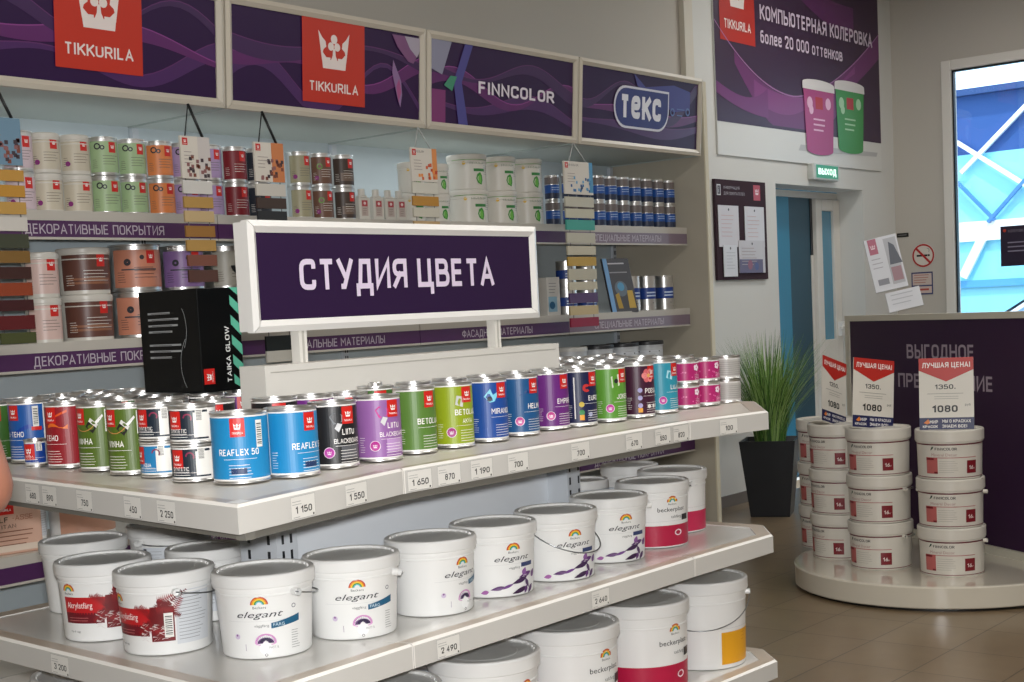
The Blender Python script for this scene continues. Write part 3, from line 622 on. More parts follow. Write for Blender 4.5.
top = [   # x, y, D, h, art key, art, rz(deg), label
 (1.924, 3.088, .100, TH, 'ut', a_tin('#1f62b8', 'U-TEHO', extra=x_wave, wy=.42, cov=.48), -80, 'tall blue paint tin at the far left end of the island top shelf'),
 (1.874, 2.856, .098, TH, 'te', a_tin('#a81f2a', 'TEHO', extra=x_orange, wy=.42), -80, 'tall red paint tin with an orange streak, near the left end of the top shelf'),
 (1.858, 2.706, .098, TH, 'vi', a_tin('#5f7a22', 'VINHA', extra=x_brush, wy=.40, logo_x=-.010, cov=.50), -80, 'olive green paint tin with a brush picture, touching the red tin'),
 (1.830, 2.556, .098, TH, 'vi', a_tin('#5f7a22', 'VINHA', extra=x_brush, wy=.40, logo_x=-.010, cov=.50), -78, 'olive green paint tin with a brush picture, beside the small dark tins'),
 (1.799, 2.162, .112, .137, 'rf', a_tin('#1f98d8', 'REAFLEX 50', wsz=.0125, extra=lambda R, h, hw: rect(-.016, h*.14, .014, h*.22, '#14305a', 3)+barcode(.036, h*.5, .014, h*.38, 3)), -44, 'bright blue paint tin at the front corner with its name in full'),
 (1.905, 2.131, .106, .137, 'r2', a_tin('#1f98d8', 'REAFLEX 50', wsz=.0125, extra=lambda R, h, hw: rect(-.016, h*.14, .014, h*.22, '#14305a', 3)), 2, 'bright blue paint tin second from the front corner, its name cut off'),
 (2.050, 2.163, .102, .137, 'li', a_tin('#1c1c20', 'LIITU', word2='BLACKBOARD', badge='#b0389a', wsz=.012, wy=.5, extra=lambda R, h, hw: x_gun('#707478', '#fff')(R, h, hw)+rect(-.018, .02, .03, h*.34, '#55565a', 2)), -6, 'black blackboard paint tin with a magenta badge'),
 (2.178, 2.160, .102, .140, 'l2', a_tin('#a86fb8', 'LIITU', word2='BLACKBOARD', badge='#b0208a', wsz=.012, wy=.5, extra=lambda R, h, hw: x_gun('#c83a90', '#fff')(R, h, hw)+rect(-.018, .02, .03, h*.34, '#b890c4', 2)), -4, 'lilac blackboard paint tin beside the black one'),
 (2.323, 2.186, .096, .148, 'be', a_tin('#64903c', 'BETOLUX', wy=.44), -2, 'mid green tall paint tin beside the lilac tin'),
 (2.451, 2.186, .096, TH, 'ba', a_tin('#a8bc20', 'BETOLUX', word2='AKVA', badge='#a0307a', wy=.5, extra=x_box('#c8c8c4')), -4, 'lime yellow paint tin with a purple badge'),
 (2.586, 2.194, .096, TH, 'mi', a_tin('#1f55b0', 'MIRANOL', wy=.44, extra=x_blue), -4, 'royal blue paint tin with a light blue sailing shape'),
 (2.728, 2.211, .096, TH, 'he', a_tin('#1a5f9a', 'HELMI', wy=.44, badge='#c03a8a', extra=lambda R, h, hw: poly([(-.04, h*.66), (-.022, h*.70), (-.004, h*.68), (-.02, h*.76)], '#123f78', 3)), -2, 'teal blue paint tin with a pink badge'),
 (2.880, 2.232, .096, TH, 'em', a_tin('#7a2a8c', 'EMPIRE', wy=.44, badge='#c03a8a'), -2, 'purple paint tin with a pink badge'),
 (2.966+.012, 2.215, .096, TH, 'eu', a_tin('#1a2250', 'EURO', wy=.44, extra=x_berry), 0, 'dark navy paint tin with a red ring and small round marks'),
 (3.108, 2.212, .096, TH, 'jo', a_tin('#6cae3c', 'JOKER', wy=.40, badge='#c03a9a', extra=x_pic('#222222')), 0, 'fresh green paint tin with a small picture and a pink badge'),
 (3.229+.006, 2.205, .096, TH, 'po', a_tin('#4a1838', 'POESIA', wy=.44, extra=x_flower), 0, 'dark plum paint tin with a pink flower'),
 (3.386-.008, 2.222, .096, TH, 'lu', a_tin('#35a8c4', 'LUJA', wy=.44, badge='#c03a9a', extra=x_box('#a8d8e4')), 0, 'turquoise paint tin with a pink badge'),
]
for x, y, D, h, k, a, rz, lb in top:
    tin((x, y, Z1), D, h, k, a, math.radians(rz), lb, seg=56)
tin((1.850, 2.955, Z1), .050, .064, 'us', a_tin('#1a4aa8', 'U', wsz=.008, wy=.4, extra=x_bar), math.radians(-70), 'small blue tin standing in front of the tall blue tin')
syn = a_tin('#1c2a3a', 'SYNTETIC', wsz=.0075, wy=.30, extra=x_curl, logo_x=-.006, cov=.44)
lbl = a_tin('#2a90cc', 'AQUA', wsz=.0075, wy=.30, extra=x_curl, logo_x=-.02, cov=.36)
tin((1.820, 2.436, Z1), .094, .074, 'lb', lbl, math.radians(-82), 'small light blue tin under a dark one, beside the olive tins')
tin((1.820, 2.436, Z1+.0745), .094, .076, 'sy', syn, math.radians(-82), 'small dark navy tin on top of the small light blue tin')
tin((1.788, 2.290, Z1), .094, .074, 'sy', syn, math.radians(-78), 'small dark navy tin, lower of the stack behind the corner tin')
tin((1.788, 2.290, Z1+.0745), .094, .076, 'sy', syn, math.radians(-78), 'small dark navy tin, upper of the stack behind the corner tin')
for x, y, k, nm in ((3.549-.012, 2.238, 0, 'magenta flowered tin next to the turquoise tin'), (3.640, 2.231, 1, 'magenta flowered tin, the one nearer the grey tins'), (3.745, 2.222, 2, 'grey labelled tin at the right end of the top shelf')):
    for j, w_ in enumerate(('lower', 'upper')):
        tin((x-.005, y, Z1+.0705*j), .084, .070, ('sm', k), a_small('#b01f6a', 5+k, k == 2), math.radians(-8), 'small '+nm+', '+w_+' of its stack')
# rows behind, mostly seen as lids
plain = a_tin('#d2d0cc', '', wc='#a8a6a2')
gap = lambda n: 'silver lids in the rows behind the front tins'
occ = [(x, y, D/2) for x, y, D, *_ in top]+[(1.815, 2.44, .047), (1.784, 2.29, .047), (3.537, 2.238, .042), (3.63, 2.23, .042), (3.74, 2.222, .042), (1.850, 2.955, .026)]
cols = ['#4a7a35', '#1f55b0', '#7a2a8c', '#a81f2a', '#d2d0cc', '#1c1c20', '#35a8c4', '#d8d6d2']
spots = []
for j in range(3):
    for i in range(18):
        spots.append((1.98+.104*i+(.05 if j % 2 else 0), 2.262+.0*j+.0 if j == 0 else 2.262+.1*j, .096, .150-.002*((i*7+j) % 3)))
for j in range(10):
    for i in range(5): spots.append((1.90+.103*i+(.03 if j % 2 else 0), 2.46+.093*j, .092, .150-.002*((i*5+j) % 3)))
for j in range(5):
    for i in range(6): spots.append((3.19+.103*i+(.03 if j % 2 else 0), 2.47+.1*j, .096, .152))
for i in range(9):
    spots.append((2.205+.128*i, 2.315, .086, .150))
nb = 0
for x, y, D, h in spots:
    if not (1.84 < x < 3.73): continue
    if XS0-.02-D/2 < x < XS1+.02+D/2 and y > 2.36-D/2-.004-.0 and x > XS0-.04-D/2: 
        if y < 2.55+D/2 and y > 2.30 and D != .086: continue
        if x > 2.42 and x < 3.17 and D != .086: continue
    if y > 2.95 and x > 2.5: continue
    if any(math.hypot(x-a, y-b_) < r+D/2+(.001 if D != .086 else -.003) for a, b_, r in occ): continue
    if not (1.80+.07*(y-2.0) < x): continue
    occ.append((x, y, D/2)); nb += 1
    ck = cols[(nb*5) % 8]
    tin((x, y, Z1), D, round(h, 3), ('pl', ck), a_tin(ck, '', wc='#c8c6c2'), math.radians(-30), 'silver-lidded paint can in the packed rows behind the front tins', 'paint cans packed behind the front row', plug=(nb % 9 == 0), seg=32)

# taika box
bx = thing('cardboard_box', (2.085, 2.625, H-.1475), math.radians(-3.0), 'black box with teal diagonal stripes and white lettering standing on the paint tins', 'box')
W_, L_, Hb = .120, .235, .240
M_ = MB(); M_.box(0, 0, 0, W_, L_, Hb, mat('#060708', .45, name='black_card', spec=.2)); o = bevel(M_.obj('carton', bx), .002)
art = []
for k in range(6):
    y0 = -.012+k*.046; art += poly([(W_-.029, min(Hb, y0+.028)), (W_-.0005, max(0.0, y0)), (W_-.0005, max(0, min(Hb, y0+.026))), (W_-.029, min(Hb, y0+.050))], '#5fb79a', 1)
art += txt('TAIKA GLOW', W_-.036, .020, .0125, '#e8e8e6', 2, rot=PI/2, bold=.015, w_=.13); nt_ = len(art)
art += rect(.006, .018, .036, .054, RED, 1)
crn = crown(0, 0, .016, '#f0ece8', 2); art += [(l, c, [(.026-y, .034+x) for x, y in vs], fs) for l, c, vs, fs in crn]
art += txt('TIKKURILA', .0315, .022, .0035, '#f0ece8', 2, rot=PI/2, w_=.026)
fb = flat((0, 0, 0), (1, 0, 0), (0, 0, 1), .0004)
link('stripes', artmesh(art[:6], fb, 'stripes'), bx)
link('logo', artmesh(art[nt_:], fb, 'logo'), bx); link('lettering', artmesh(art[6:nt_], fb, 'lettering'), bx)
art = []
for x0_, y0_, n, sd in ((.185, .185, 4, 1), (.185, .110, 3, 2)):
    art += lines(.035, y0_, .13, n, .0145, '#9a9c9e', 1, .0045, sd)+lines(.05, y0_+.0012, .10, n, .0145, '#060708', 1.5, .0012, sd+5)
art += ring(.10, .15, .087, .0882, '#a8acae', 1, -.55, .55) + ring(.245, .065, .087, .0882, '#a8acae', 1, PI-.75, PI+.65)
link('side_print', artmesh(art, flat((0, L_, 0), (0, -1, 0), (0, 0, 1), .0004), 'side_print'), bx)

# ================================================================== BUCKETS ON THE ISLAND
def a_acryl(R, h):
    out = rect(-.060, h*.36, .075, h*.58, '#b81f24', 1)+rect(-.060, h*.24, .03, h*.38, '#6a1420', 1)
    out += rainbow(-.045, h*.66, .016, 2)+txt('Akrylatfärg', -.052, h*.44, .013, '#f0e8e6', 3, w_=.06, bold=.01)
    out += lines(-.05, h*.31, .05, 2, .006, '#c87878', 3, .001)+txt('Tak & vägg', -.05, h*.12, .004, '#555555', 2)
    r = random.Random(4)
    for k in range(26):     # red fir twigs fanning out to the right
        bx_, by_ = .028+.052*r.random(), h*(.30+.38*r.random()); a = r.uniform(-.9, 1.2) if k % 2 else r.uniform(2.2, 4.2); L = r.uniform(.018, .034)
        dx, dy = cos(a), sin(a); c = '#6a1218' if k % 3 else '#8a1c20'
        for q in range(9):
            u = q/8; px, py = bx_+dx*L*u, by_+dy*L*u
            for s_ in (1, -1):
                ex, ey = px+(dx*.5-s_*dy)*.011*(1.1-u*.6), py+(dy*.5+s_*dx)*.011*(1.1-u*.6)
                if not (h*.12 < ey < h*.80): continue
                out += [(2+k % 2, c, [(px, py), (px+dx*.0030, py+dy*.0030), (ex, ey)], [(0, 1, 2)])]
        out += [(2, c, [(bx_-dy*.001, by_+dx*.001), (bx_+dy*.001, by_-dx*.001), (bx_+dx*L, by_+dy*L)], [(0, 1, 2)])]
    for k in range(40):
        px, py = .012+.05*r.random(), h*(.18+.2*r.random()); a = r.uniform(-.6, .9)
        out += [(4, '#d8d2d0', [(px, py), (px+.001, py+.0016), (px+.012*cos(a), py+.012*sin(a))], [(0, 1, 2)])]
    out += rect(.034, h*.17, .080, h*.60, '#6e1419', 1.5)+barcode(.060, h*.22, .017, h*.30, 5)
    out += rect(.083, h*.12, .16, h*.78, '#cfd2d6', 1)+lines(.088, h*.72, .066, 14, h*.042, '#85888c', 2, .0011, 4)
    return out
def a_eleg(kind):
    def f(R, h):
        out = rainbow(-.008, h*.655, .0165, 2)+txt('elegant', -.008, h*.50, .0125, '#34343a', 2, al='c', w_=.088, shear=.35)
        out += rect(-.075, h*.452, .07, h*.455, '#c4c4c4', 1)
        if kind == 0:
            xs = [.012+.058*i/8 for i in range(9)]
            out += band(xs, [h*.36+.008*(i/8)**1.2 for i in range(9)], [h*.36+.011+.012*(i/8)**1.2 for i in range(9)], '#1d5a7c', 2)
            out += txt('väggfärg', -.02, h*.385, .005, '#6a6a6a', 2, w_=.028)+txt('FÄRG', .016, h*.385, .006, '#cfe0e8', 3, w_=.022)
            out += poly([(.021*cos(a), h*.19+.019*sin(a)*(1 if sin(a) > 0 else .3)) for a in [2*PI*i/20 for i in range(20)]], '#cf94c4', 1)+poly([(.016*cos(a), h*.185+.012*sin(a)) for a in [PI*i/12 for i in range(13)]], '#4a2a5c', 2)
            for k in range(13):
                a = .35+2.3*k/12; out += [(2, '#7a4a86', [(.0+.009*cos(a), h*.17+.009*sin(a)), (.0+.011*cos(a+.12), h*.17+.010*sin(a+.12)), (.0+.023*cos(a), h*.19+.017*sin(a))], [(0, 1, 2)])]
            out += ring(0, h*.17, .009, .0135, '#2a2440', 3, .35, 2.7)+disc(.0, h*.125, .0125, '#eeeeee', 3)
            out += txt('MATT 5', .006, h*.12, .0045, '#555555', 4, w_=.018)+ring(.0, h*.045, .002, .003, '#444444', 4)
            out += disc(-.056, h*.27, .0055, '#c8b8d0', 2)+disc(-.056, h*.285, .002, '#7a4a86', 3)+rect(-.04, h*.10, -.039, h*.18, '#9a8aa0', 2)
            out += ring(.058, h*.60, .003, .0045, '#707078', 2)+lines(.052, h*.30, .02, 8, .005, '#8a8a8a', 2, .0011, 4)
        else:
            out += rect(.012, h*.395, .05, h*.455, '#33406a', 2)+txt('väggfärg', -.02, h*.385, .005, '#6a6a6a', 2, w_=.028)
            def petal(x, y, a, L, w_, c, l):
                pts = []
                for i in range(9):
                    u = i/8; pts.append((u, w_*math.sin(PI*u**.8)))
                P = [(L*u, q) for u, q in pts]+[(L*u, -q) for u, q in pts[-2:0:-1]]
                return poly([(x+p*cos(a)-q*sin(a), y+p*sin(a)+q*cos(a)) for p, q in P], c, l)
            for x, y, a, L, w_, c, l in ((.046, h*.30, 3.35, .042, .006, '#5a2a6a', 2), (.03, h*.24, 3.4, .045, .006, '#3a1a48', 3), (-.01, h*.17, 3.45, .035, .0035, '#6a3a80', 3), (-.03, h*.14, 3.3, .035, .005, '#5a3068', 4), (-.068, h*.085, 3.35, .020, .005, '#a060a0', 3),
                                         (.03, h*.10, 3.4, .045, .006, '#35183f', 3), (.03, h*.12, 4.3, .02, .005, '#5a2a6a', 4), (.052, h*.12, 4.0, .026, .006, '#4a2058', 4), (.018, h*.27, 1.2, .02, .007, '#8a5a9a', 2), (.05, h*.22, .9, .022, .008, '#6a3a7a', 2), (.025, h*.22, 5.2, .026, .005, '#4a2a5a', 4)):
                out += petal(x, y, a, L, w_, c, l)
            out += txt('MATT 7', .036, h*.17, .0045, '#dddddd', 6, w_=.016)
        return out
    return f
def a_plast(col, x=.0, big=1.):
    def f(R, h):
        c = 2*PI*R*.93; k = big; ht = h*.34
        out = sheet(-c*.5, c*.4999, .004, ht, col, 1)
        out += rainbow(.0, h*.70, .0165*k, 2)+txt('beckerplast', .0, h*.555, .0115*k, '#141416', 2, al='c', w_=.085*k, bold=.03)
        out += txt('takfärg', .012*k, h*.45, .0075*k, '#6a6a6a', 2, al='c', w_=.034*k)+rect(.032*k, h*.40, .06*k, h*.49, '#26282c', 2)
        out += rect(-c*.49, h*.405, c*.49, h*.408, '#b8b8b8', 1)
        n = 20; out += poly([(.018*k+.0125*k*cos(2*PI*i/n), h*.22+.0085*k*sin(2*PI*i/n)) for i in range(n)], '#ecd8e0', 2)+txt('MATT 1', .018*k, h*.205, .004*k, '#8a1838', 3, al='c', w_=.015*k)
        return out
    return f
def a_yel(R, h):
    return sheet(.018, .17, .012, h*.42, '#e0a020', 1)+rect(.018, h*.46, .13, h*.463, '#b8b8b8', 1)+lines(.09, h*.38, .02, 3, .01, '#c07a10', 2, .001)
def a_txt(seed, col='#9a9ca0'):
    def f(R, h):
        out = sheet(-.10, .12, h*.14, h*.72, '#cdd2d8', 1)
        for k in range(4): out += lines(-.095+.055*k, h*.66, .045, 11, h*.045, col, 2, .0011, seed+k)+rect(-.097+.055*k, h*.67, -.089+.055*k, h*.70, '#222428', 2)
        return out
    return f
h2 = .168; D2 = .209
B2 = [ # x, y, deg from camera, key, art, label, handle
 (1.978, 2.985, 20, 'ac', a_acryl, 'red-banded white bucket half hidden behind the other two at the far left', None),
 (1.818, 2.675, -22, 'ac', a_acryl, 'white bucket with a red band and fir twigs, left one of the front pair', None),
 (1.804, 2.440, -42, 'ac', a_acryl, 'white bucket with red fir twigs and a barcode, next to the plain eye-patterned one', (2.5, .018)),
 (1.886, 2.222, -2, 'e0', a_eleg(0), 'blue-striped white bucket with an eye picture, at the corner of the middle shelf', (2.2, .02)),
 (2.091, 2.178, 11, 'e0', a_eleg(0), 'blue-striped white bucket with an eye picture, second from the corner of the middle shelf', (2.4, .02)),
 (2.338, 2.174, 50, 'e0', a_eleg(0), 'white bucket turned so its eye picture is half cut off', (2.9, .02)),
 (2.563, 2.178, 33, 'e1', a_eleg(1), 'white bucket with purple petals, nearest the turned one', (3.6, .012)),
 (2.786, 2.160, 33, 'e1', a_eleg(1), 'white bucket with purple petals and its wire handle hanging in front', (.35, .065)),
 (3.049, 2.185, 32, 'e1', a_eleg(1), 'white bucket with purple petals, farthest of the three', (2.9, .02)),
]
for x, y, dg, k, a, lb, hd in B2:
    bucket((x, y, Z2-.001), D2, h2, k, a, face_cam(x, y, dg), lb, handle=hd)
bucket((3.282, 2.200, Z2-.001), .205, .178, 'pk', a_plast('#b01840'), face_cam(3.28, 2.2, 33), 'white and crimson bucket on the middle shelf beside the petal buckets', taper=.9, handle=(3.2, .03))
bucket((3.515, 2.285, Z2-.001), .205, .180, 'pk2', a_plast('#c02850'), face_cam(3.5, 2.29, 120), 'white and crimson bucket at the right end of the middle shelf', taper=.9, handle=(3.2, .03))
bucket((3.570, 2.475, Z2-.001), .178, .182, 'tx', a_txt(3), face_cam(3.46, 2.5, 140), 'plain white bucket in the back row of the middle shelf', taper=.9)
bucket((3.360, 2.495, Z2-.001), .150, .160, 'tx', a_txt(3), face_cam(3.2, 2.5, 20), 'greyish see-through bucket with a pale lid in the back row', taper=.9, body_mat=mat('#c3c9d0', .3, name='grey_plastic'), handle=(2.9, .03))
bucket((2.205, 2.945, Z2-.001), .215, .175, 'tx5', a_txt(6), face_cam(2.2, 2.85, 20), 'white bucket with printed instructions, behind the red-banded ones', handle=(.5, .01))
bucket((2.055, 2.62-.0, Z2-.001), .18, .16, 'tx7', a_txt(8), face_cam(2.05, 2.62, 10), 'bucket with a printed text label and a green edge, behind the corner bucket', taper=.97)
# big buckets on the bottom shelf
h3 = .245; D3 = .262
for x, y, dg, k, a, lb, hd in (
 (1.86, 2.82, 60, 'tb', a_txt(11), 'white bucket at the far left of the bottom shelf, only its lid in view', None),
 (2.100, 2.118, 60, 'bw', None, 'white bucket on the bottom shelf below the second-shelf seam, only its rim in view', None),
 (2.440, 2.122, 50, 'bq', a_plast('#b01840', big=1.15), 'large white bucket cut by the lower picture edge, left of two lettered ones', None),
 (2.772, 2.130, 48, 'bq', a_plast('#b01840', big=1.15), 'large white bucket with half of its name showing, middle of the bottom shelf', None),
 (3.092, 2.128, 46, 'bq', a_plast('#b01840', big=1.15), 'large white bucket with a broad crimson base on the bottom shelf', None),
 (3.420, 2.140, 16, 'by', a_yel, 'large white bucket with a yellow label at the right end of the bottom shelf', (-.35, .085))):
    bucket((x, y, Z3-.001), D3, h3, k, a, face_cam(x, y, dg), lb, taper=.9, handle=hd, lidh=.034)

# ================================================================== WALL SHELVING
YW = 4.003            # shelf fronts
SX = [2.2, 3.285, 4.300, 5.320, 6.375]
S1z, S2z, S3z, S4z = H+.392, H-.024, H-.680, H-1.050
uname = ('left end of the wall shelving under the first header sign', 'second bay of the wall shelving under the header sign with the full crown logo', 'third bay of the wall shelving holding the leaf-marked tubs', 'right end bay of the wall shelving next to the plain side panel')
strip_m = mat('#4a2552', .4, name='purple_strip'); lipw = mat('#b9b4ab', .4, name='rail_grey')
backm = mat('#bcc8ce', .55, name='bay_back_panel')
texts = {(0, 0): ('ДЕКОРАТИВНЫЕ ПОКРЫТИЯ', 2.50, .53), (0, 3): ('СПЕЦИАЛЬНЫЕ МАТЕРИАЛЫ', 5.52, .585), (1, 0): ('ДЕКОРАТИВНЫЕ ПОКРЫТИЯ', 2.495, .53), (1, 1): ('СПЕЦИАЛЬНЫЕ МАТЕРИАЛЫ', 3.52, .55), (1, 2): ('ФАСАДНЫЕ МАТЕРИАЛЫ', 4.54, .48), (1, 3): ('СПЕЦИАЛЬНЫЕ МАТЕРИАЛЫ', 5.50, .60), (2, 3): ('ДЕКОРАТИВНЫЕ ПОКРЫТИЯ', 5.45, .60), (2, 0): ('ДЕКОРАТИВНЫЕ ПОКРЫТИЯ', 2.9, .35), (2, 1): ('СПЕЦИАЛЬНЫЕ МАТЕРИАЛЫ', 3.5, .55), (2, 2): ('ФАСАДНЫЕ МАТЕРИАЛЫ', 4.5, .5)}
for i in range(4):
    xa, xb = SX[i], SX[i+1]; un = thing('wall_shelf_unit', (xa, YW, 0), 0, uname[i], 'shelf unit'); Wd = xb-xa
    m = MB(); m.box(.002, .46, .0, Wd-.002, .49, H+.76, backm); m.obj('back_panel', un)
    for zz_, k in ((S1z, 0), (S2z, 1), (S3z, 2), (S4z, 3)):
        m = MB(); m.box(.002, 0, zz_-.026, Wd-.002, .455, zz_, SHELF); sh = m.obj('shelf', un)
        m = MB(); m.box(.002, -.012, zz_-.028, Wd-.002, 0, zz_+.004, lipw); m.box(.002, -.012, zz_-.088, Wd-.002, -.004, zz_-.080, lipw)
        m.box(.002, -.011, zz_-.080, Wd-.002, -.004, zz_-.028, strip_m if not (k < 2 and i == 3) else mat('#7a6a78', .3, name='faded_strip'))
        if (k, i) in texts:
            s_, tx_, tw = texts[k, i]; artmesh(txt(s_, 0, 0, .031, '#b9b0ba', 1, w_=tw, bold=.01), flat((tx_-xa+.022, -.0113, zz_-.070), (1, 0, 0), (0, 0, 1), .0004), '', m)
        m.obj('price_rail', sh)
    for ux in ((.0, Wd) if i == 3 else (.0,)):
        m = MB(); m.box(ux-.028 if ux else .0, .44, 0, ux if ux else .028, .458, H+.75, mat('#c6ccd4', .4))
        for q in range(52):
            z = .1+q*.035
            for dx in (.006, .018): xx = (ux-.028 if ux else 0)+dx; m.box(xx, .4385, z, xx+.005, .4401, z+.021, '#22262c')
        m.obj('upright', un)
    m = MB(); m.box(.002, .0, 0, Wd-.002, .44, S4z-.09, '#8a8680'); m.obj('plinth', un)
    m = MB(); m.box(.0, -.105, H+.757, Wd, .47, H+.775, mat('#c9d2d0', .5, name='canopy_soffit')); m.box(.0, .0, H+.775, Wd, .47, H+.79, FRAME); m.box(Wd-.012, -.10, H+.752, Wd-.002, .45, H+.757, '#a8b2b0'); m.obj('canopy', un)
sp_ = MB(); sp_.box(0, 0, 0, .03, .60, H+1.13, mat('#b9b2a2', .6, name='beige_side_panel')); sp_.box(-.001, -.008, 0, .031, .0, H+1.13, mat('#d8d0b8', .5)); 
t = thing('shelving_side_panel', (6.395, 3.885, 0), 0, 'tall beige side panel closing the right end of the wall shelving', 'panel'); sp_.obj('panel', t)
# a soft lamp tucked under the canopy lights the top shelf
for x in (3.3, 5.0): lamp('canopy_light', 'AREA', (x, 4.25, H+.745), 1.6, (.93, .98, 1), 1.5, .06, to=(x, 4.2, 0))

# header signs
def swirl(seed, W, Hh):
    r = random.Random(seed); out = []
    n = 26; xs = [W*i/n for i in range(n+1)]
    for k, (c, l) in enumerate((('#47205c', 1), ('#5c2062', 2), ('#3c1c50', 3))):
        a, b_, p = r.uniform(.1, .3), r.uniform(1.5, 3.2), r.uniform(0, 6)
        y0 = Hh*(.30+.2*k)
        lo = [max(0, min(Hh, y0+Hh*a*math.sin(b_*x/W*3+p)-Hh*.10*(1+math.sin(2.1*x/W*3+p)))) for x in xs]
        hi = [max(0, min(Hh, l_+Hh*(.04+.13*(1+math.sin(1.7*x/W*3+p*2))/2))) for l_, x in zip(lo, xs)]
        out += band(xs, lo, hi, mat(c, .3), l)
        out += band(xs, [min(Hh-.002, q) for q in hi], [min(Hh, q+.004) for q in hi], mat('#5e2a64' if k != 1 else '#8a4088', .3), l+1)
    return out
def hsign(i, x0, x1, lbl, extra):
    W = x1-x0; Hh = .385
    t = thing('header_sign', (x0, 3.895, H+.752), 0, lbl, 'sign'); t.rotation_euler = (math.radians(4.3), 0, 0)
    signframe(.004, W-.004, 0, Hh, .030, -.02, .015, mat('#c9c1b2', .4, name='header_frame_cream')).obj('frame', t)
    m = MB(); m.box(.02, -.004, .015, W-.02, .01, Hh-.015, mat('#2c1040', .35, name='header_purple', spec=.3)); m.obj('panel', t)
    link('artwork', artmesh([(l*.5, c, [(.03+x, .03+y) for x, y in vs], fs) for l, c, vs, fs in swirl(i, W-.06, Hh-.06)], flat((0, -.0045, 0), (1, 0, 0), (0, 0, 1), .0005), 'artwork'), t)
    link('logo', artmesh(extra, flat((0, -.0075, 0), (1, 0, 0), (0, 0, 1), .0005), 'logo'), t)  # logo art, plus the glass reflections painted on some signs
SX2 = [2.22, 3.265, 4.285, 5.302, 6.362]
def big_logo(xc, w_, y0, h): return rect(xc-w_/2, y0, xc+w_/2, y0+h, '#c02a12', 1)+crown(xc, y0+h*.42, w_*.50, '#e8dcd8', 2)+txt('TIKKURILA', xc, y0+h*.14, h*.115, '#e8dcd8', 2, w_=w_*.78, al='c', bold=.02)
hsign(1, SX2[0], SX2[1], 'purple header sign with the crown logo at the far left, cut by the picture edge', big_logo(2.765-2.22, .325, .075, .31))
hsign(2, SX2[1], SX2[2], 'purple header sign with a complete red crown logo and pale painted reflections', big_logo(3.785-3.265, .318, .055, .30)+poly([(.86, .10), (.83, .20), (.835, .25), (.88, .17), (.885, .12), (.875, .07)], '#8a6a98', 1)+poly([(.865, .09), (.852, .15), (.868, .18), (.88, .13)], '#a04a80', 2)+poly([(.83, .345), (.86, .30), (.92, .25), (.95, .245), (.99, .30), (.99, .345)], '#7a4a78', 1)+poly([(.90, .345), (.93, .30), (.97, .27), (.99, .30), (.99, .345)], '#a8a0b0', 2))  # pale shapes at the right end are painted glass reflections
hsign(3, SX2[2], SX2[3], 'purple header sign reading FINNCOLOR', txt('FINNCOLOR', .325, .165, .050, '#e4dce6', 2, w_=.52, bold=.035)+poly([(.02, .34), (.0305, .36), (.16, .36), (.10, .22), (.03, .24)], '#8a8aa0', 0)+rect(.03, .03, .12, .16, '#7a2a6a', 0)+poly([(.20, .03), (.17, .20), (.24, .355), (.29, .355), (.22, .20), (.26, .03)], '#45408a', 0)+poly([(.11, .18), (.15, .22), (.19, .22), (.16, .16)], '#3a8a6a', 1))  # shapes left of the lettering are reflections painted on the panel
n = 12; tk = [(.33+.0, .12+.0)]
cap = circ(.385, .195, .088, 12, PI/2, PI*1.5)+circ(.655, .200, .093, 8, -PI/2, 0)+[(.748, .283)]
cap_o = [(.565+(x-.565)*1.045, .195+(y-.195)*1.12) for x, y in cap]
hsign(4, SX2[3], SX2[4], 'purple header sign with the blue rounded ТЕКС badge', poly(cap_o, '#d8d8e4', 1)+poly(cap, '#222a72', 2)+txt('текс', .350, .145, .135, '#e8e8f0', 3, w_=.335, bold=.05)+poly([(.45, .355), (.55, .30), (.80, .33), (.95, .31), (.95, .22), (.80, .20), (.60, .26), (.48, .30)], '#3f3f88', 0)+ring(.79, .20, .012, .020, '#5a70a8', 2)+rect(.83, .185, .88, .19, '#5a70a8', 2)+rect(.83, .215, .90, .22, '#5a70a8', 2)+ring(.93, .21, .012, .020, '#5a70a8', 2))  # blue shapes around the badge are painted window reflections

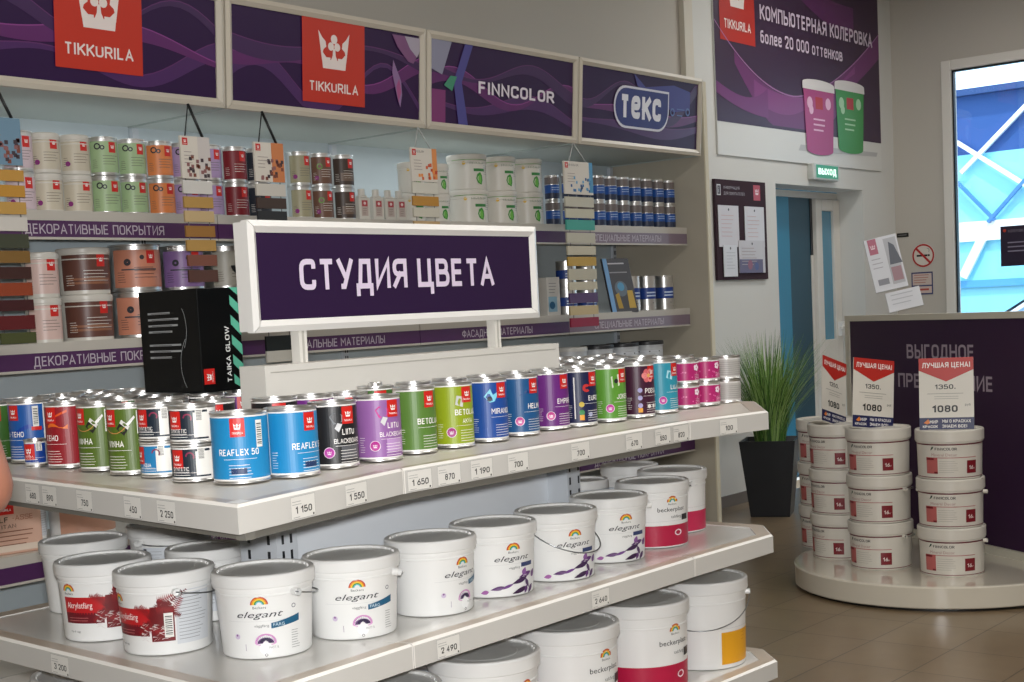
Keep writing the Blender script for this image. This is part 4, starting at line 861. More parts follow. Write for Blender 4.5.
# hanging colour sample boards
HANG = [
 (2.388, .118, [(1.902, 1.763), (1.749, 1.716), (1.704, 1.669), (1.654, 1.618), (1.609, 1.568), (1.559, 1.517), (1.509, 1.473), (1.461, 1.425), (1.414, 1.375), (1.363, 1.33), (1.316, 1.274), (1.265, 1.232)],
  ['pic', '#b88a3c', '#b8862f', '#b89048', '#c9c4bc', '#3c4030', '#7a5a28', '#3a1c18', '#8a3a1c', '#3c1216', '#5a1418', '#454a26'], 'hanging sample board with ochre, brown and dark red slats at the left picture edge'),
 (3.100, .122, [(1.891, 1.751), (1.744, 1.701), (1.691, 1.654), (1.644, 1.607), (1.594, 1.557), (1.547, 1.51), (1.497, 1.46), (1.446, 1.406)],
  ['pic', '#cfccc6', '#b08a48', '#bfa67a', '#96692f', '#b08a4a', '#7a4a3c', '#55362f'], 'hanging sample board with gold to red-brown slats above the black box'),
 (3.424, .135, [(1.89, 1.753), (1.746, 1.704), (1.697, 1.66), (1.651, 1.616), (1.60, 1.565), (1.55, 1.51), (1.495, 1.455), (1.44, 1.40), (1.385, 1.345), (1.33, 1.29), (1.27, 1.225), (1.211, 1.158), (1.158, 1.118)],
  ['pic', '#c9c4ba', '#3f302a', '#22262a', '#5a4a3a', '#7a6a5a', '#3a3a3a', '#55504a', '#6a5a48', '#4a3a30', '#8a8070', '#101a1c', '#b9b6ac'], 'hanging sample board with brown and black slats passing behind the studio sign'),
 (4.232, .150, [(1.917, 1.786), (1.782, 1.739), (1.728, 1.691), (1.683, 1.647), (1.63, 1.60), (1.59, 1.555), (1.54, 1.50)],
  ['pic', '#cfccc0', '#b5822f', '#c9c4b4', '#c0a070', '#a88a5a', '#c9c4b4'], 'hanging sample board with an orange pictured card in front of the leaf tubs'),
 (5.262, .215, [(1.915, 1.769), (1.757, 1.713), (1.704, 1.663), (1.654, 1.609), (1.596, 1.551), (1.537, 1.497), (1.488, 1.447), (1.434, 1.384), (1.375, 1.339), (1.325, 1.28), (1.267, 1.226), (1.213, 1.172)],
  ['pic', '#bdb9a8', '#bdb9a4', '#3f9a8c', '#b9b5a4', '#bdb6a0', '#b5923c', '#b4ae9a', '#bdb6a0', '#4f3560', '#bdaa80', '#8a1838'], 'hanging sample board with a blue pictured card and teal, purple and crimson slats')]
picc = ['#6a8aa0', '#c9c2be', '#c87a48', '#d0682a', '#3f80b0']
for hi_, (xc, Wd, zs_, cs, lb) in enumerate(HANG):
    t = thing('sample_board', (xc, 3.86, zs_[-1][1]), 0, lb, 'sample board'); zb = zs_[-1][1]
    for (za, zc), c in zip(zs_, cs):
        m = MB(); m.box(-Wd/2, -.004, zc-zb, Wd/2, .004, za-zb, pm('#d6cfc4' if c == 'pic' else c))
        if c == 'pic':
            pc = picc[hi_]; hh = za-zc
            a = rect(Wd*.08 if hi_ != 0 else -Wd/2, 0, Wd/2, hh, pc, 1) if hi_ in (0, 1, 2) else []
            a += (logo(-Wd/2+.018, hh-.030, .022, .024, l=2) if hi_ else [])
            r = random.Random(hi_)
            for k in range(22):
                px, py = r.uniform(-Wd*.35, Wd*.42), r.uniform(.004, hh*.5)
                if hi_ == 3 and px < 0 and py > .03: continue
                a += rect(px, py, px+.012, py+.012, ('#3f3038', '#8a5a5a', '#7a4030')[k % 3] if hi_ < 3 else (('#d05a20', '#e8903a', '#c0401a') if hi_ == 3 else ('#2f6fa8', '#5fa0c8', '#1f4f88'))[k % 3], 2)
            if hi_ >= 3: a += rect(Wd/2-.028, .01, Wd/2, hh, '#d88a4a' if hi_ == 3 else '#4f90b8', 1)
            a += lines(-Wd*.40, hh*.62, Wd*.36, 4, .012, '#8a7a78', 2, .0018, hi_)
            if hi_ >= 3: a += txt('FINNCOLOR', -Wd*.42, hh*.86, .008, '#4a4440', 2, w_=Wd*.42)
            artmesh(a, flat((0, -.0042, zc-zb), (1, 0, 0), (0, 0, 1), .0004), '', m)
        m.obj('card' if c == 'pic' else 'sample_slat', t)
    m = MB()
    for sx in (-1, 1): m.tube([(sx*Wd*.36, .002, 0), (sx*Wd*.36, .002, zs_[0][1]-zb+.01)], .0016, '#6a6a6a', 5)
    m.obj('cord', t)
    m = MB(); topz = H+.752-zb
    for sx in (-1, 1): m.tube([(sx*Wd*.30, .0, zs_[0][0]-zb), (0, .02, topz)], .0022 if (hi_ > 2 or sx < 0) else .005, '#16181a' if hi_ < 3 else '#b8bab8', 6)
    m.obj('hanging_string', t)

# ---- goods on the wall shelves
def a_lab(col, dark=False, txtc=None, full=.78, extra=None, lg=True, body=None, lx=.25):
    tc = txtc or ('#d8d4ce' if dark else '#6a625c')
    def f(R, h):
        c = 2*PI*R*.955; hw = min(c*.30, R*1.25)
        out = []
        if body: out += sheet(-c*.5, c*.4999, h*.06, h*.93, body, 0)
        out += sheet(-hw, hw, h*.09, h*.88, col, 1)
        if lg: out += logo(hw*lx, h*.88-h*.29, h*.21, h*.27, l=2, word=False)
        out += lines(-hw*.3, h*.50, hw*.9, 4, h*.07, tc, 2, h*.012, int(h*1000))+lines(-hw*.85, h*.4, hw*.3, 5, h*.05, tc, 2, h*.01, 3)
        if extra: out += extra(R, h, hw)
        return out
    return f
x_pip = lambda R, h, hw: disc(-hw*.62, h*.26, h*.065, '#8a2a7a', 3)
x_swirl = lambda R, h, hw: ring(-hw*.55, h*.75, h*.05, h*.085, '#2a2a30', 3)+ring(-hw*.3, h*.72, h*.03, h*.06, '#2a2a30', 3)
x_dots = lambda R, h, hw: disc(-hw*.5, h*.62, h*.075, '#2c2c34', 3)+disc(-hw*.05, h*.72, h*.05, '#2c2c34', 3)+lines(-hw*.7, h*.45, hw*1.2, 1, .01, '#3a3a44', 3, h*.03)
def a_leaf(R, h):
    c = 2*PI*R*.955; hw = R*1.2
    out = rect(-hw, h*.83, hw, h*.85, '#5f9a3a', 1)+disc(-hw*.45, h*.74, h*.05, '#d8b030', 2)+txt('FINNCOLOR', -hw*.2, h*.71, h*.055, '#4a6a4a', 2, w_=R*.85)
    out += rect(-hw*.05, h*.50, hw*.5, h*.58, '#2f7a3a', 2)
    L = h*.36; pts = [(0, 0), (L*.15, L*.35), (L*.1, L*.75), (-L*.1, L), (-L*.42, L*.85), (-L*.55, L*.5), (-L*.4, L*.15)]
    out += poly([(hw*.3+a*.9, h*.12+b_) for a, b_ in pts], '#3a8a34', 2)+poly([(hw*.3+a*.45-.004, h*.16+b_*.7) for a, b_ in pts], '#6ab04a', 3)
    return out+lines(hw*.45, h*.66, hw*.4, 5, h*.06, '#9aa09a', 2, h*.012, 2)
def a_blue(R, h):
    c = 2*PI*R*.955; return sheet(-c*.5, c*.4999, h*.64, h*.92, '#6f6664', 1)+sheet(-c*.5, c*.4999, h*.3, h*.62, '#1f4f9a', 1)+sheet(-c*.5, c*.4999, h*.08, h*.3, '#26304a', 1)+lines(-R*.6, h*.5, R*1.3, 2, h*.09, '#9ab0d8', 2, h*.03)+poly([(-R*.5, h*.1), (R*.1, h*.3), (R*.6, h*.1)], '#7a7a80', 2)  # brown-grey upper sheet paints in the dark reflection of the bare metal
def a_blue2(R, h):
    c = 2*PI*R*.955; return sheet(-c*.5, c*.4999, h*.34, h*.66, '#1f3f8a', 1)+lines(-R*.6, h*.5, R*1.3, 2, h*.09, '#c0d0e8', 2, h*.04)+poly([(-R*.5, h*.1), (R*.1, h*.24), (R*.6, h*.1)], '#4a4a50', 2)
WHP = mat('#cdc9c0', .35, name='white_tub_plastic')
def stack(x, y, z, D, h, key, art, nm, kind='tin', n=2, rz=-10, cat='paint can', grp=None, bm_=None, tp=.9, lm=None):
    for j in range(n):
        w_ = ('lower', 'upper')[j] if n == 2 else ('lowest', 'middle one', 'topmost')[j]
        lb = nm+', '+w_+' of its stack' if n > 1 else nm
        if kind == 'tin': tin((x, y, z+j*(h+.0005)), D, h, key, art, RB(rz), lb, seg=32, cat=cat)
        else: bucket((x, y, z+j*(h+.0005)), D, h, key, art, RB(rz), lb, taper=tp, cat=cat, body_mat=bm_, lid_mat=lm or bm_, lidh=.018, seg=36, name='paint_tub')
YC = lambda D: 4.04+D/2
for x, D, col, dk, nm, ex in ((2.576, .092, '#cbb8c0', 0, 'pale pink tin, first of the row', x_pip), (2.897, .094, '#9fb88c', 0, 'pale green tin beside the cream tubs', x_swirl), (3.009, .094, '#9fb88c', 0, 'pale green tin beside the orange one', x_swirl), (3.123, .092, '#d8824a', 0, 'orange tin', x_swirl),
                         (3.230, .094, '#a890b8', 0, 'lilac tin behind the gold-slatted sample board', x_swirl), (3.338, .094, '#a890b8', 0, 'lilac tin beside the dark red one', x_swirl), (3.455, .090, '#7a1420', 1, 'dark red tin', None), (3.565, .090, '#1f2430', 1, 'navy tin beside the dark red one', None),
                         (3.771, .086, '#9a9478', 0, 'khaki tin beside the brown-slatted sample board', x_pip), (3.882, .086, '#6a4a3a', 1, 'brown tin with a green spot', lambda R, h, hw: disc(-hw*.4, h*.6, h*.09, '#5f8a30', 3)+x_pip(R, h, hw)), (4.001, .088, '#3f3028', 1, 'dark brown tin', lambda R, h, hw: rect(-hw*.5, h*.2, hw*.9, h*.45, '#6a5648', 2))):
    stack(x, YC(D*1.09), S1z, round(D*1.09, 4), .1285, ('w', col), a_lab(col, dk, extra=ex), nm+' on the upper wall shelf', rz=-12)
for x, D, nm in ((2.675, .103, 'cream tub, nearer the pink tins'), (2.787, .103, 'cream tub, beside the green tins')):
    stack(x, YC(D), S1z, D, .1285, ('cr'), a_lab('#c4bba8', 0, extra=x_pip), nm+' on the upper wall shelf', 'tub', rz=-12, cat='paint tub', bm_=WHP, tp=.96)
for i, x in enumerate((4.091, 4.171, 4.241, 4.306)):
    t = thing('plastic_bottle', (x, 4.075, S1z), RB(-12), 'white tinting bottle with a red label, %s in the short row' % ('leftmost', 'second from the left', 'third from the left', 'rightmost')[i], 'bottle', )
    m = MB(); m.prism([(-.026, -.02), (.026, -.02), (.026, .02), (-.026, .02)], 0, .095, WHP); m.prism([(-.020, -.015), (.020, -.015), (.020, .015), (-.020, .015)], .095, .104, WHP); bevel(m.obj('bottle', t), .006, 3)
    m = MB(); m.lathe([(.014, .104), (.014, .128), (.012, .130), (0, .130)], WHP, 20); m.obj('cap', t)
    link('label', artmesh(rect(-.015, .022, .015, .085, '#b8a8a0', 1)+rect(-.013, .06, .013, .083, '#b04048', 2)+disc(0, .072, .006, '#e0d0cc', 3)+lines(-.01, .05, .02, 4, .007, '#7a6a66', 2, .0015), flat((0, -.0203, 0), (1, 0, 0), (0, 0, 1), .0004), 'label'), t)
for x, D, h, nm in ((4.408, .112, .125, 'leaf-marked white tin left of the orange pictured card'), (4.565, .112, .125, 'leaf-marked white tin right of the orange pictured card'), (4.806, .178, .152, 'leaf-marked white tub, widest of the row'), (5.012, .158, .152, 'leaf-marked white tub in the middle of the three big ones'), (5.205, .156, .152, 'leaf-marked white tub beside the small blue tins')):
    stack(x, YC(D), S1z, D, h, ('leaf', D), a_leaf, nm, 'tub', rz=-25, cat='paint tub', bm_=WHP, tp=.95)
stack(5.350, 4.078, S1z, .070, .118, 'bl', a_blue, 'small blue and red tin left of the blue pictured card', rz=-20)
for i, x in enumerate((5.482, 5.595, 5.711, 5.815, 5.920, 6.025, 6.130, 6.235, 6.337)):
    D = .072
    for j in range(2):
        tin((x, YC(D), S1z+j*.1255), D, .125, 'nb', a_blue, RB(-20), ('small silver and blue tin, %s in the %s row, upper right shelf' % (('first', 'second', 'third', 'fourth', 'fifth', 'sixth', 'seventh', 'eighth', 'ninth')[i], ('lower', 'upper')[j])), seg=28)
# second shelf
stack(2.633, YC(.115), S2z, .118, .146, 'wp', a_lab('#d0b4ac', 0), 'white and pink tub on the second wall shelf', 'tub', rz=-14, cat='paint tub', bm_=WHP, tp=.93)
stack(2.817, YC(.176), S2z, .176, .154, 'bn', a_lab('#5f3a30', 1, extra=lambda R, h, hw: lines(-hw*.8, h*.3, hw*1.5, 2, h*.08, '#8a5a40', 2, h*.05)), 'brown labelled white tub on the second wall shelf', 'tub', rz=-12, cat='paint tub', bm_=WHP, tp=.93)
stack(3.023, YC(.176), S2z, .176, .160, 'sa', a_lab('#c8846a', 0, txtc='#4a3a3a', extra=x_dots), 'salmon labelled grey tin on the second wall shelf', rz=-16)
stack(3.214, YC(.157), S2z, .157, .158, 'lc', a_lab('#8a6aa0', 0, txtc='#3a3044', extra=x_dots), 'violet labelled grey tin on the second wall shelf', rz=-16)
stack(3.411, YC(.158), S2z, .158, .158, 'gy', a_lab('#a8a498', 0, extra=lambda R, h, hw: ring(0, h*.55, h*.1, h*.2, '#1c1e22', 3, PI, 2*PI)), 'beige and grey tub half behind the studio sign', rz=0)
t = thing('white_carton', (5.287, 4.08, S2z), RB(-8), 'slim white carton with a blue picture beside the studio sign', 'box')
m = MB(); m.box(-.042, -.035, 0, .042, .035, .180, '#cfccc6'); bevel(m.obj('carton', t), .002)
link('print', artmesh(rect(-.036, .02, .02, .09, '#8ab0c4', 1)+disc(-.012, .05, .018, '#1f5a80', 2)+lines(-.03, .15, .05, 4, .014, '#8a8a8a', 1, .003), flat((0, -.0352, 0), (1, 0, 0), (0, 0, 1)), 'print'), t)
t = thing('spray_bottle', (5.300, 4.19, S2z), 0, 'black capped blue bottle behind the slim white carton', 'bottle')
m = MB(); m.lathe([(0, 0), (.035, 0), (.037, .004), (.037, .17), (.03, .19), (.015, .205)], mat('#1f3a6a', .3), 28); m.obj('body', t)
m = MB(); m.lathe([(.017, .200), (.017, .25), (.012, .255), (0, .255)], '#15161a', 20); m.obj('cap', t)
for x, nm in ((5.443, 'blue banded silver tin left of the long sample board'), (5.621-.02, 'blue banded silver tin right of the long sample board')):
    stack(x, YC(.098), S2z, .098, .128, 'b2', a_blue2, nm, rz=-20)
for x, D, nm in ((5.978, .094, 'behind the tilted booklet'), (6.120, .094, 'in the middle of the right-hand trio'), (6.285, .096, 'next to the side panel')):
    tin((x, YC(D), S2z), D, .178, ('b3', D), a_blue2, RB(-20), 'blue banded silver tin '+nm+' on the second wall shelf', seg=32)
# tilted booklet
t = thing('booklet', (5.80, 4.0, S2z), RB(-18), 'dark booklet with a blue edge leaning on the second wall shelf', 'booklet'); t.rotation_euler = (RB(-14), 0, RB(-14))
m = MB(); m.box(-.085, 0, 0, .085, .012, .275, '#3a3c44'); m.obj('cover', t)
link('print', artmesh(rect(-.085, 0, -.058, .275, '#6a9ac8', 1)+rect(-.055, .245, .05, .252, '#b8b8c0', 1)+rect(-.055, .20, .06, .206, '#8a8a90', 1)+disc(.0, .12, .04, '#5a6a78', 1)+poly([(-.04, .02), (-.01, .02), (-.02, .10), (-.045, .09)], '#a88a30', 2)+poly([(.03, .02), (.075, .02), (.07, .11), (.035, .11)], '#b8983a', 2)+disc(.0, .13, .022, '#4a90b8', 3), flat((0, -.0003, 0), (1, 0, 0), (0, 0, 1), .0004), 'print'), t)
# third shelf, right
for x, c, nm in ((5.50, '#d0cec8', 'white lidded tub left'), (5.72, '#3a3c40', 'dark lidded tub second'), (5.94, '#3a3c40', 'dark lidded tub third'), (6.165, '#3a3c40', 'dark lidded tub near the side panel')):
    for j in range(3):
        bucket((x, YC(.175), S3z+j*.1675), .168, .167, 'tt', a_txt(21), RB(-20), nm+' on the third wall shelf, '+('lowest', 'middle', 'topmost')[j]+' one', taper=.92, lidh=.02, seg=36, body_mat=mat('#c0c4c8', .35, name='pale_tub'), lid_mat=mat('#c8c8c4', .4, name='lid_pale') if c == '#d0cec8' else mat('#2a2c30', .4, name='lid_dark'), cat='paint tub', name='paint_tub')
bucket((6.20, 4.14, S4z), .20, .178, 'tt4', a_lab('#d8c860', 0, lg=False), RB(-20), 'tub with a black lid under the purple strip by the side panel', taper=.92, lidh=.02, lid_mat=mat('#101214', .3, name='lid_black'), cat='paint tub', name='paint_tub')
# third shelf, left
t = thing('plaster_bag', (2.455, 4.10, S3z), RB(-10), 'pink and cream product packet with a red logo at the lower left edge', 'packet')
m = MB(); m.box(-.13, -.05, 0, .085, .05, .255, mat('#cfa894', .5, name='pink_carton')); bevel(m.obj('packet', t), .008, 3)
link('print', artmesh(logo(-.035, .128, .062, .070, l=1)+txt('SELF', -.085, .104, .016, '#3a3228', 1, w_=.06, bold=.02)+txt('-ASSE', -.01, .107, .016, '#a86a50', 1, w_=.065)+txt('TITAN', -.06, .084, .012, '#4a4238', 1, w_=.06)+lines(-.06, .072, .12, 4, .014, '#8a5a44', 1, .003)+rect(-.125, 0.01, .08, .03, '#d8c8b8', 1)+rect(.03, .20, .075, .235, '#7a8a7a', 1), flat((0, -.0503, 0), (1, 0, 0), (0, 0, 1)), 'print'), t)
bucket((2.76, 4.16, S3z), .23, .235, 'pkb', lambda R, h: sheet(-.12, .12, h*.1, h*.85, '#c89a84', 1)+rect(-.1, h*.7, .1, h*.85, '#a8704a', 2)+txt('PREMIUM', 0, h*.74, .016, '#5a3a28', 3, al='c')+disc(-.02, h*.5, .012, '#7a1f5a', 3), RB(-10), 'pink and brown tub on the low wall shelf behind the island', cat='paint tub', name='paint_tub', taper=.92, lid_mat=mat('#b08058', .4))
bucket((2.605, 4.22, S3z), .10, .17, 'wht', a_txt(4), RB(-10), 'small white tub between the pink packet and the brown tub', cat='paint tub', name='paint_tub', taper=.94)

# ================================================================== PROMOTION CORNER
e = Vector((.53, .848, 0)).normalized(); nn = Vector((-e.y, e.x, 0)); P0 = Vector((6.07, 2.32, 0)); C0 = P0+nn*.25
t = thing('round_platform', (C0.x, C0.y, 0), 0, 'low round glossy white platform carrying the bucket stacks', 'platform')
m = MB(); m.lathe([(.60, .0), (.60, .012)], '#15130f', 72); m.lathe([(.600, .012), (.617, .012), (.620, .016), (.620, .094), (.615, .099), (.60, .100), (0, .100)], mat('#d2cbbb', .15, name='glossy_white_board', coat=.5), 96); m.obj('platform', t)
t = thing('display_board', (P0.x, P0.y, .1), math.atan2(-e.y, -e.x), 'large dark purple board in a cream frame reading ВЫГОДНОЕ ПРЕДЛОЖЕНИЕ', 'board')
# board axes: local +X runs to the viewer's right along the board
Lh, Rh, Ht = -1.105, 1.10, 1.052
fm2 = mat('#c9c4b4', .4, name='board_frame_cream')
m = MB(); f = .035
m.box(Lh, -.0, f+.0005, Lh+f, .05, Ht, fm2); m.box(Rh-f, 0, f+.0005, Rh, .05, Ht, fm2); m.box(Lh+f+.0005, 0, Ht-f*.8, Rh-f-.0005, .05, Ht, fm2); m.box(Lh, -.012, 0, Rh, .06, f, fm2); m.obj('frame', t)
m = MB(); m.box(Lh+f, .008, f, Rh-f, .042, Ht-f*.8, mat('#2e1035', .5, name='board_purple')); m.obj('panel', t)
for s_ in (Lh+.1, Rh-.1):
    m = MB(); m.box(s_-.03, .0, -.1, s_+.03, .05, 0, fm2); m.box(s_-.05, -.12, -.1, s_+.05, .17, -.08, fm2); m.obj('foot', t)
LT = mat('#a89aa6', .5, name='board_letter_grey')
for a in (txt('ВЫГОДНОЕ', -.165, .845, .066, LT, 1, w_=.50, al='c', bold=.02), txt('ПРЕДЛОЖЕНИЕ', -.14, .708, .066, LT, 1, w_=.70, al='c', bold=.02)): link('lettering', artmesh(a, flat((-.17, .0078, 0), (1, 0, 0), (0, 0, 1), .0006), 'lettering'), t)
def a_promo(R, h):
    c = 2*PI*R*.94
    out = sheet(-c*.5, c*.4999, h*.70, h*.725, '#6a2430', 1)+sheet(-c*.5, c*.4999, h*.035, h*.05, '#7a3a40', 1)
    out += txt('FINNCOLOR', -.055, h*.60, .0105, '#33302e', 2, w_=.085, bold=.02)+poly([(-.075, h*.59), (-.068, h*.67), (-.060, h*.67), (-.064, h*.63)], '#2f4a3a', 2)
    out += txt('Mineral Decor', -.07, h*.48, .011, '#b08a86', 2, w_=.10)+rect(-.095, h*.44, .115, h*.452, '#b04a50', 2)
    out += rect(-.095, h*.12, -.045, h*.44, '#b8625f', 2)+rect(-.06, h*.12, -.045, h*.16, '#7a1c24', 3)+rect(-.095, h*.40, -.06, h*.44, '#7a1c24', 3)
    out += lines(-.04, h*.37, .085, 6, h*.045, '#a8a29a', 2, .0012, 3)+rect(.070, h*.12, .115, h*.38, '#7a1420', 2)+txt('16', .079, h*.20, .015, '#e0d0cc', 3, bold=.04)+txt('кг', .100, h*.20, .007, '#e0d0cc', 3)
    return out
PW = mat('#d6d1c6', .35, name='promo_bucket_plastic', coat=.2)
hP = .198
for x, y, nm, dg in ((5.605, 2.295, 'right-hand stack', -6), (5.625, 2.615, 'middle stack', -30), (5.785, 2.875, 'left-hand stack', -46), (5.925, 3.0+.13, 'rearmost stack', -30)):
    if nm == 'rearmost stack': x, y = 6.0, 3.045
    for j in range(3):
        bucket((x, y, .1+j*(hP+.0005)), .272, hP, 'promo', a_promo, face_cam(x, y, dg+(j*7) % 5*2-3), 'white and maroon bucket on the round platform, '+('bottom', 'middle', 'top')[j]+' of the '+nm, taper=.92, body_mat=PW, lid_mat=PW, lidh=.046, handle=(2.9, .01) if j < 2 else None)
def a_card(w_=.20, h=.275):
    out = rect(0, 0, w_, h, '#d8d3c8', 1)+poly([(0, h), (0, h*.83), (w_*.5, h*.67), (w_, h*.83), (w_, h)], '#b82a20', 2)
    out += txt('ЛУЧШАЯ ЦЕНА!', w_*.5, h*.865, h*.072, '#f0e4e0', 3, al='c', w_=w_*.88, bold=.03)
    out += txt('1350.', w_*.48, h*.565, h*.065, '#22201e', 2, al='c', w_=w_*.38, bold=.02)+txt('1080', w_*.47, h*.245, h*.095, '#141212', 2, al='c', w_=w_*.47, bold=.045)+txt('руб', w_*.84, h*.33, h*.03, '#4a4844', 2)
    out += lines(w_*.15, h*.50, w_*.7, 1, h*.05, '#8a8680', 2, .0018)+lines(w_*.28, h*.46, w_*.45, 2, h*.03, '#8a8680', 2, .0014, 2)
    out += rect(0, 0, w_, h*.17, '#1f2450', 2)+poly([(w_*.08, h*.10), (w_*.16, h*.15), (w_*.2, h*.10), (w_*.14, h*.08)], '#d87a30', 3)+txt('МИР', w_*.19, h*.09, h*.045, '#e8e4e0', 3, w_=w_*.15, bold=.03)+txt('КРАСОК', w_*.06, h*.03, h*.035, '#e8e4e0', 3, w_=w_*.28, bold=.03)
    out += txt('МЫ О КРАСКАХ', w_*.42, h*.10, h*.042, '#e8e4e0', 3, w_=w_*.52, bold=.03)+txt('ЗНАЕМ ВСЕ!', w_*.42, h*.03, h*.042, '#e8e4e0', 3, w_=w_*.45, bold=.03)
    return out
for x, y, nm, yaw, roll in ((5.595, 2.30, 'right-hand', -4, 0), (5.63, 2.64, 'middle', 38, 8), (5.79, 2.90, 'left-hand', 60, 15)):
    t = thing('price_card', (x, y, .1+3*(hP+.0005)-.012), face_cam(x, y, yaw), 'white price card with a red arrow top, standing on the '+nm+' bucket stack', 'price card'); t.rotation_euler = (RB(-6), RB(roll), face_cam(x, y, yaw))
    m = MB(); m.box(-.10, 0, .004, .10, .003, .279, '#d8d3c8'); m.obj('card', t)
    link('print', artmesh(a_card(), flat((-.10, -.0004, .004), (1, 0, 0), (0, 0, 1), .0005), 'print'), t)
    m = MB(); m.box(-.10, 0, 0, .10, .06, .004, '#d8d3c8'); m.obj('stand', t); t.scale = (1.07, 1.07, 1.07)

# ================================================================== PLANT
t = thing('potted_grass', (7.35, 4.09, 0), RB(22), 'tall artificial grass in a tapered black square pot by the wall', 'plant')
m = MB(); ht_, hb_ = .160, .112; pk = mat('#15181e', .35, name='black_pot')
q = [(-1, -1), (1, -1), (1, 1), (-1, 1)]
vs = [(a*hb_, b_*hb_, 0) for a, b_ in q]+[(a*ht_, b_*ht_, .445) for a, b_ in q]+[(a*(ht_-.012), b_*(ht_-.012), .445) for a, b_ in q]+[(a*(ht_-.02), b_*(ht_-.02), .40) for a, b_ in q]
m.add(vs, [(3, 2, 1, 0)]+[(i, (i+1) % 4, 4+(i+1) % 4, 4+i) for i in range(4)]+[(4+i, 4+(i+1) % 4, 8+(i+1) % 4, 8+i) for i in range(4)]+[(8+i, 8+(i+1) % 4, 12+(i+1) % 4, 12+i) for i in range(4)], pk); m.obj('pot', t)
m = MB(); m.add([(a*(ht_-.02), b_*(ht_-.02), .405) for a, b_ in q], [(0, 1, 2, 3)], mat('#2a2018', .9, name='soil', bump=.5, scale=60)); m.obj('soil', t)
gm_ = [mat(c, .5, name='grass_'+c[1:]) for c in ('#4a7a2e', '#67913f', '#84a858', '#3c6030', '#9dbb74')]
m = MB(); r = random.Random(12)
for k in range(820):
    a = r.uniform(0, 2*PI); rr = .085*math.sqrt(r.random()); L = r.uniform(.38, .70); lean = (r.random()**1.1)*.58+.02; a2 = a+r.uniform(-.7, .7)
    if sin(a2+RB(22))*lean*L*1.25+rr > .36: lean *= .4
    bx_, by_ = rr*cos(a), rr*sin(a); w0 = r.uniform(.0018, .0034); pa = a2+PI/2; pts = []
    for i in range(6):
        u = i/5; d_ = lean*L*(u**1.7)*1.25; z = .40+L*u*(1-.18*lean*u)
        wd = w0*(1-u**2)+.0002
        pts.append([(bx_+cos(a2)*d_+s_*cos(pa)*wd, by_+sin(a2)*d_+s_*sin(pa)*wd, z) for s_ in (-1, 1)])
    m.add([p for pr in pts for p in pr], [(2*i, 2*i+1, 2*i+3, 2*i+2) for i in range(5)], gm_[r.randrange(5)], True)
tag(m.obj('grass_blades', t), kind='stuff')

# ================================================================== THINGS ON THE BACK WALL
t = thing('wall_poster', (7.555, YB-.012, H+.89), 0, 'wide purple and white wall poster about computer tinting with two pictured buckets', 'poster')
m = MB(); m.box(0, 0, 0, 2.285, .01, 1.27, '#d6d6d2'); m.obj('board', t)
W_, Hh_ = 2.285, 1.27
art = rect(0, .20, W_, Hh_, '#3b2440', 1)
n = 40; xs = [W_*i/n for i in range(n+1)]
base = [.72-.42*math.exp(-((x-.95)/.35)**2)+.0*x for x in xs]
lo = [.40+.10*math.sin(x*2.2+.4)-(.08 if x < .4 else 0) for x in xs]
curve = lambda x: .42+(.26*((.96-x)/.8)**2 if x < .96 else .50*((x-.96)/1.25)**1.6)
art += band(xs[4:], [max(.22, curve(x)-.05-.20*math.sin(PI*min(1, (x-.2)/1.7))-.05*x) for x in xs[4:]], [curve(x)-.004 for x in xs[4:]], '#6b3068', 2)
art += band(xs[8:34], [curve(x)-.10-.05*math.sin(x*3) for x in xs[8:34]], [curve(x)-.02-.02*math.sin(x*5) for x in xs[8:34]], '#7f3d79', 3)
art += band(xs[:12], [.26+.11*(1-x/.65)**2 for x in xs[:12]], [.30+.14*(1-x/.65)**1.5+.16*(x/.65)**3 for x in xs[:12]], '#713570', 4)
art += band(xs[:], [curve(x) for x in xs], [curve(x)+.009 for x in xs], '#a070a0', 5)
art += band(xs[14:34], [Hh_-.05-.30*math.sin((x-.75)*1.5) for x in xs[14:34]], [min(Hh_-.002, Hh_-.004-.16*math.sin((x-.75)*1.5)) for x in xs[14:34]], '#5c2c5c', 2)
art += rect(.065, .69, .49, Hh_, '#b82a20', 5)+crown(.278, .90, .22, '#e8e0dc', 6)+txt('TIKKURILA', .278, .765, .055, '#e8e0dc', 6, w_=.32, al='c', bold=.02)
art += txt('КОМПЬЮТЕРНАЯ КОЛЕРОВКА', .555, .868, .092, '#c9bccb', 6, w_=1.62, bold=.03)+txt('более 20 000 оттенков', .555, .722, .080, '#c9bccb', 6, w_=1.14, bold=.025)
def pbucket(x, y, w_, h, c, c2, l):
    o = poly([(x+w_*.5+w_*.43*cos(a), y+w_*.07*sin(a)) for a in [PI+PI*i/10 for i in range(11)]]+[(x+w_, y+h*.93), (x, y+h*.93)], c, l)+poly([(x+w_*.5+w_*.52*cos(a), y+h+w_*.06*sin(a)) for a in [2*PI*i/24 for i in range(24)]], '#dcd8d6', l+1)+poly([(x-.012, y+h*.90), (x+w_+.012, y+h*.90), (x+w_+.008, y+h), (x-.008, y+h)], '#d8d4d2', l+1)
    o += rect(x+w_*.38, y+h*.62, x+w_*.62, y+h*.80, '#b01f2a', l+1)+disc(x+w_*.2, y+h*.7, w_*.09, c2, l+1)+disc(x+w_*.8, y+h*.72, w_*.09, c2, l+1)+disc(x+w_*.24, y+h*.6, w_*.07, c2, l+1)+lines(x+w_*.3, y+h*.45, w_*.4, 3, h*.08, c2, l+1, h*.025)
    return o
art += poly([(1.02, .08), (2.2, .10), (2.22, .13), (1.05, .12)], '#b8b8b8', 2)
art += pbucket(1.57, .13, .44, .44, '#3a9048', '#a8d0a8', 7)+pbucket(1.10, .095, .44, .44, '#a83a78', '#e0b0cc', 10)
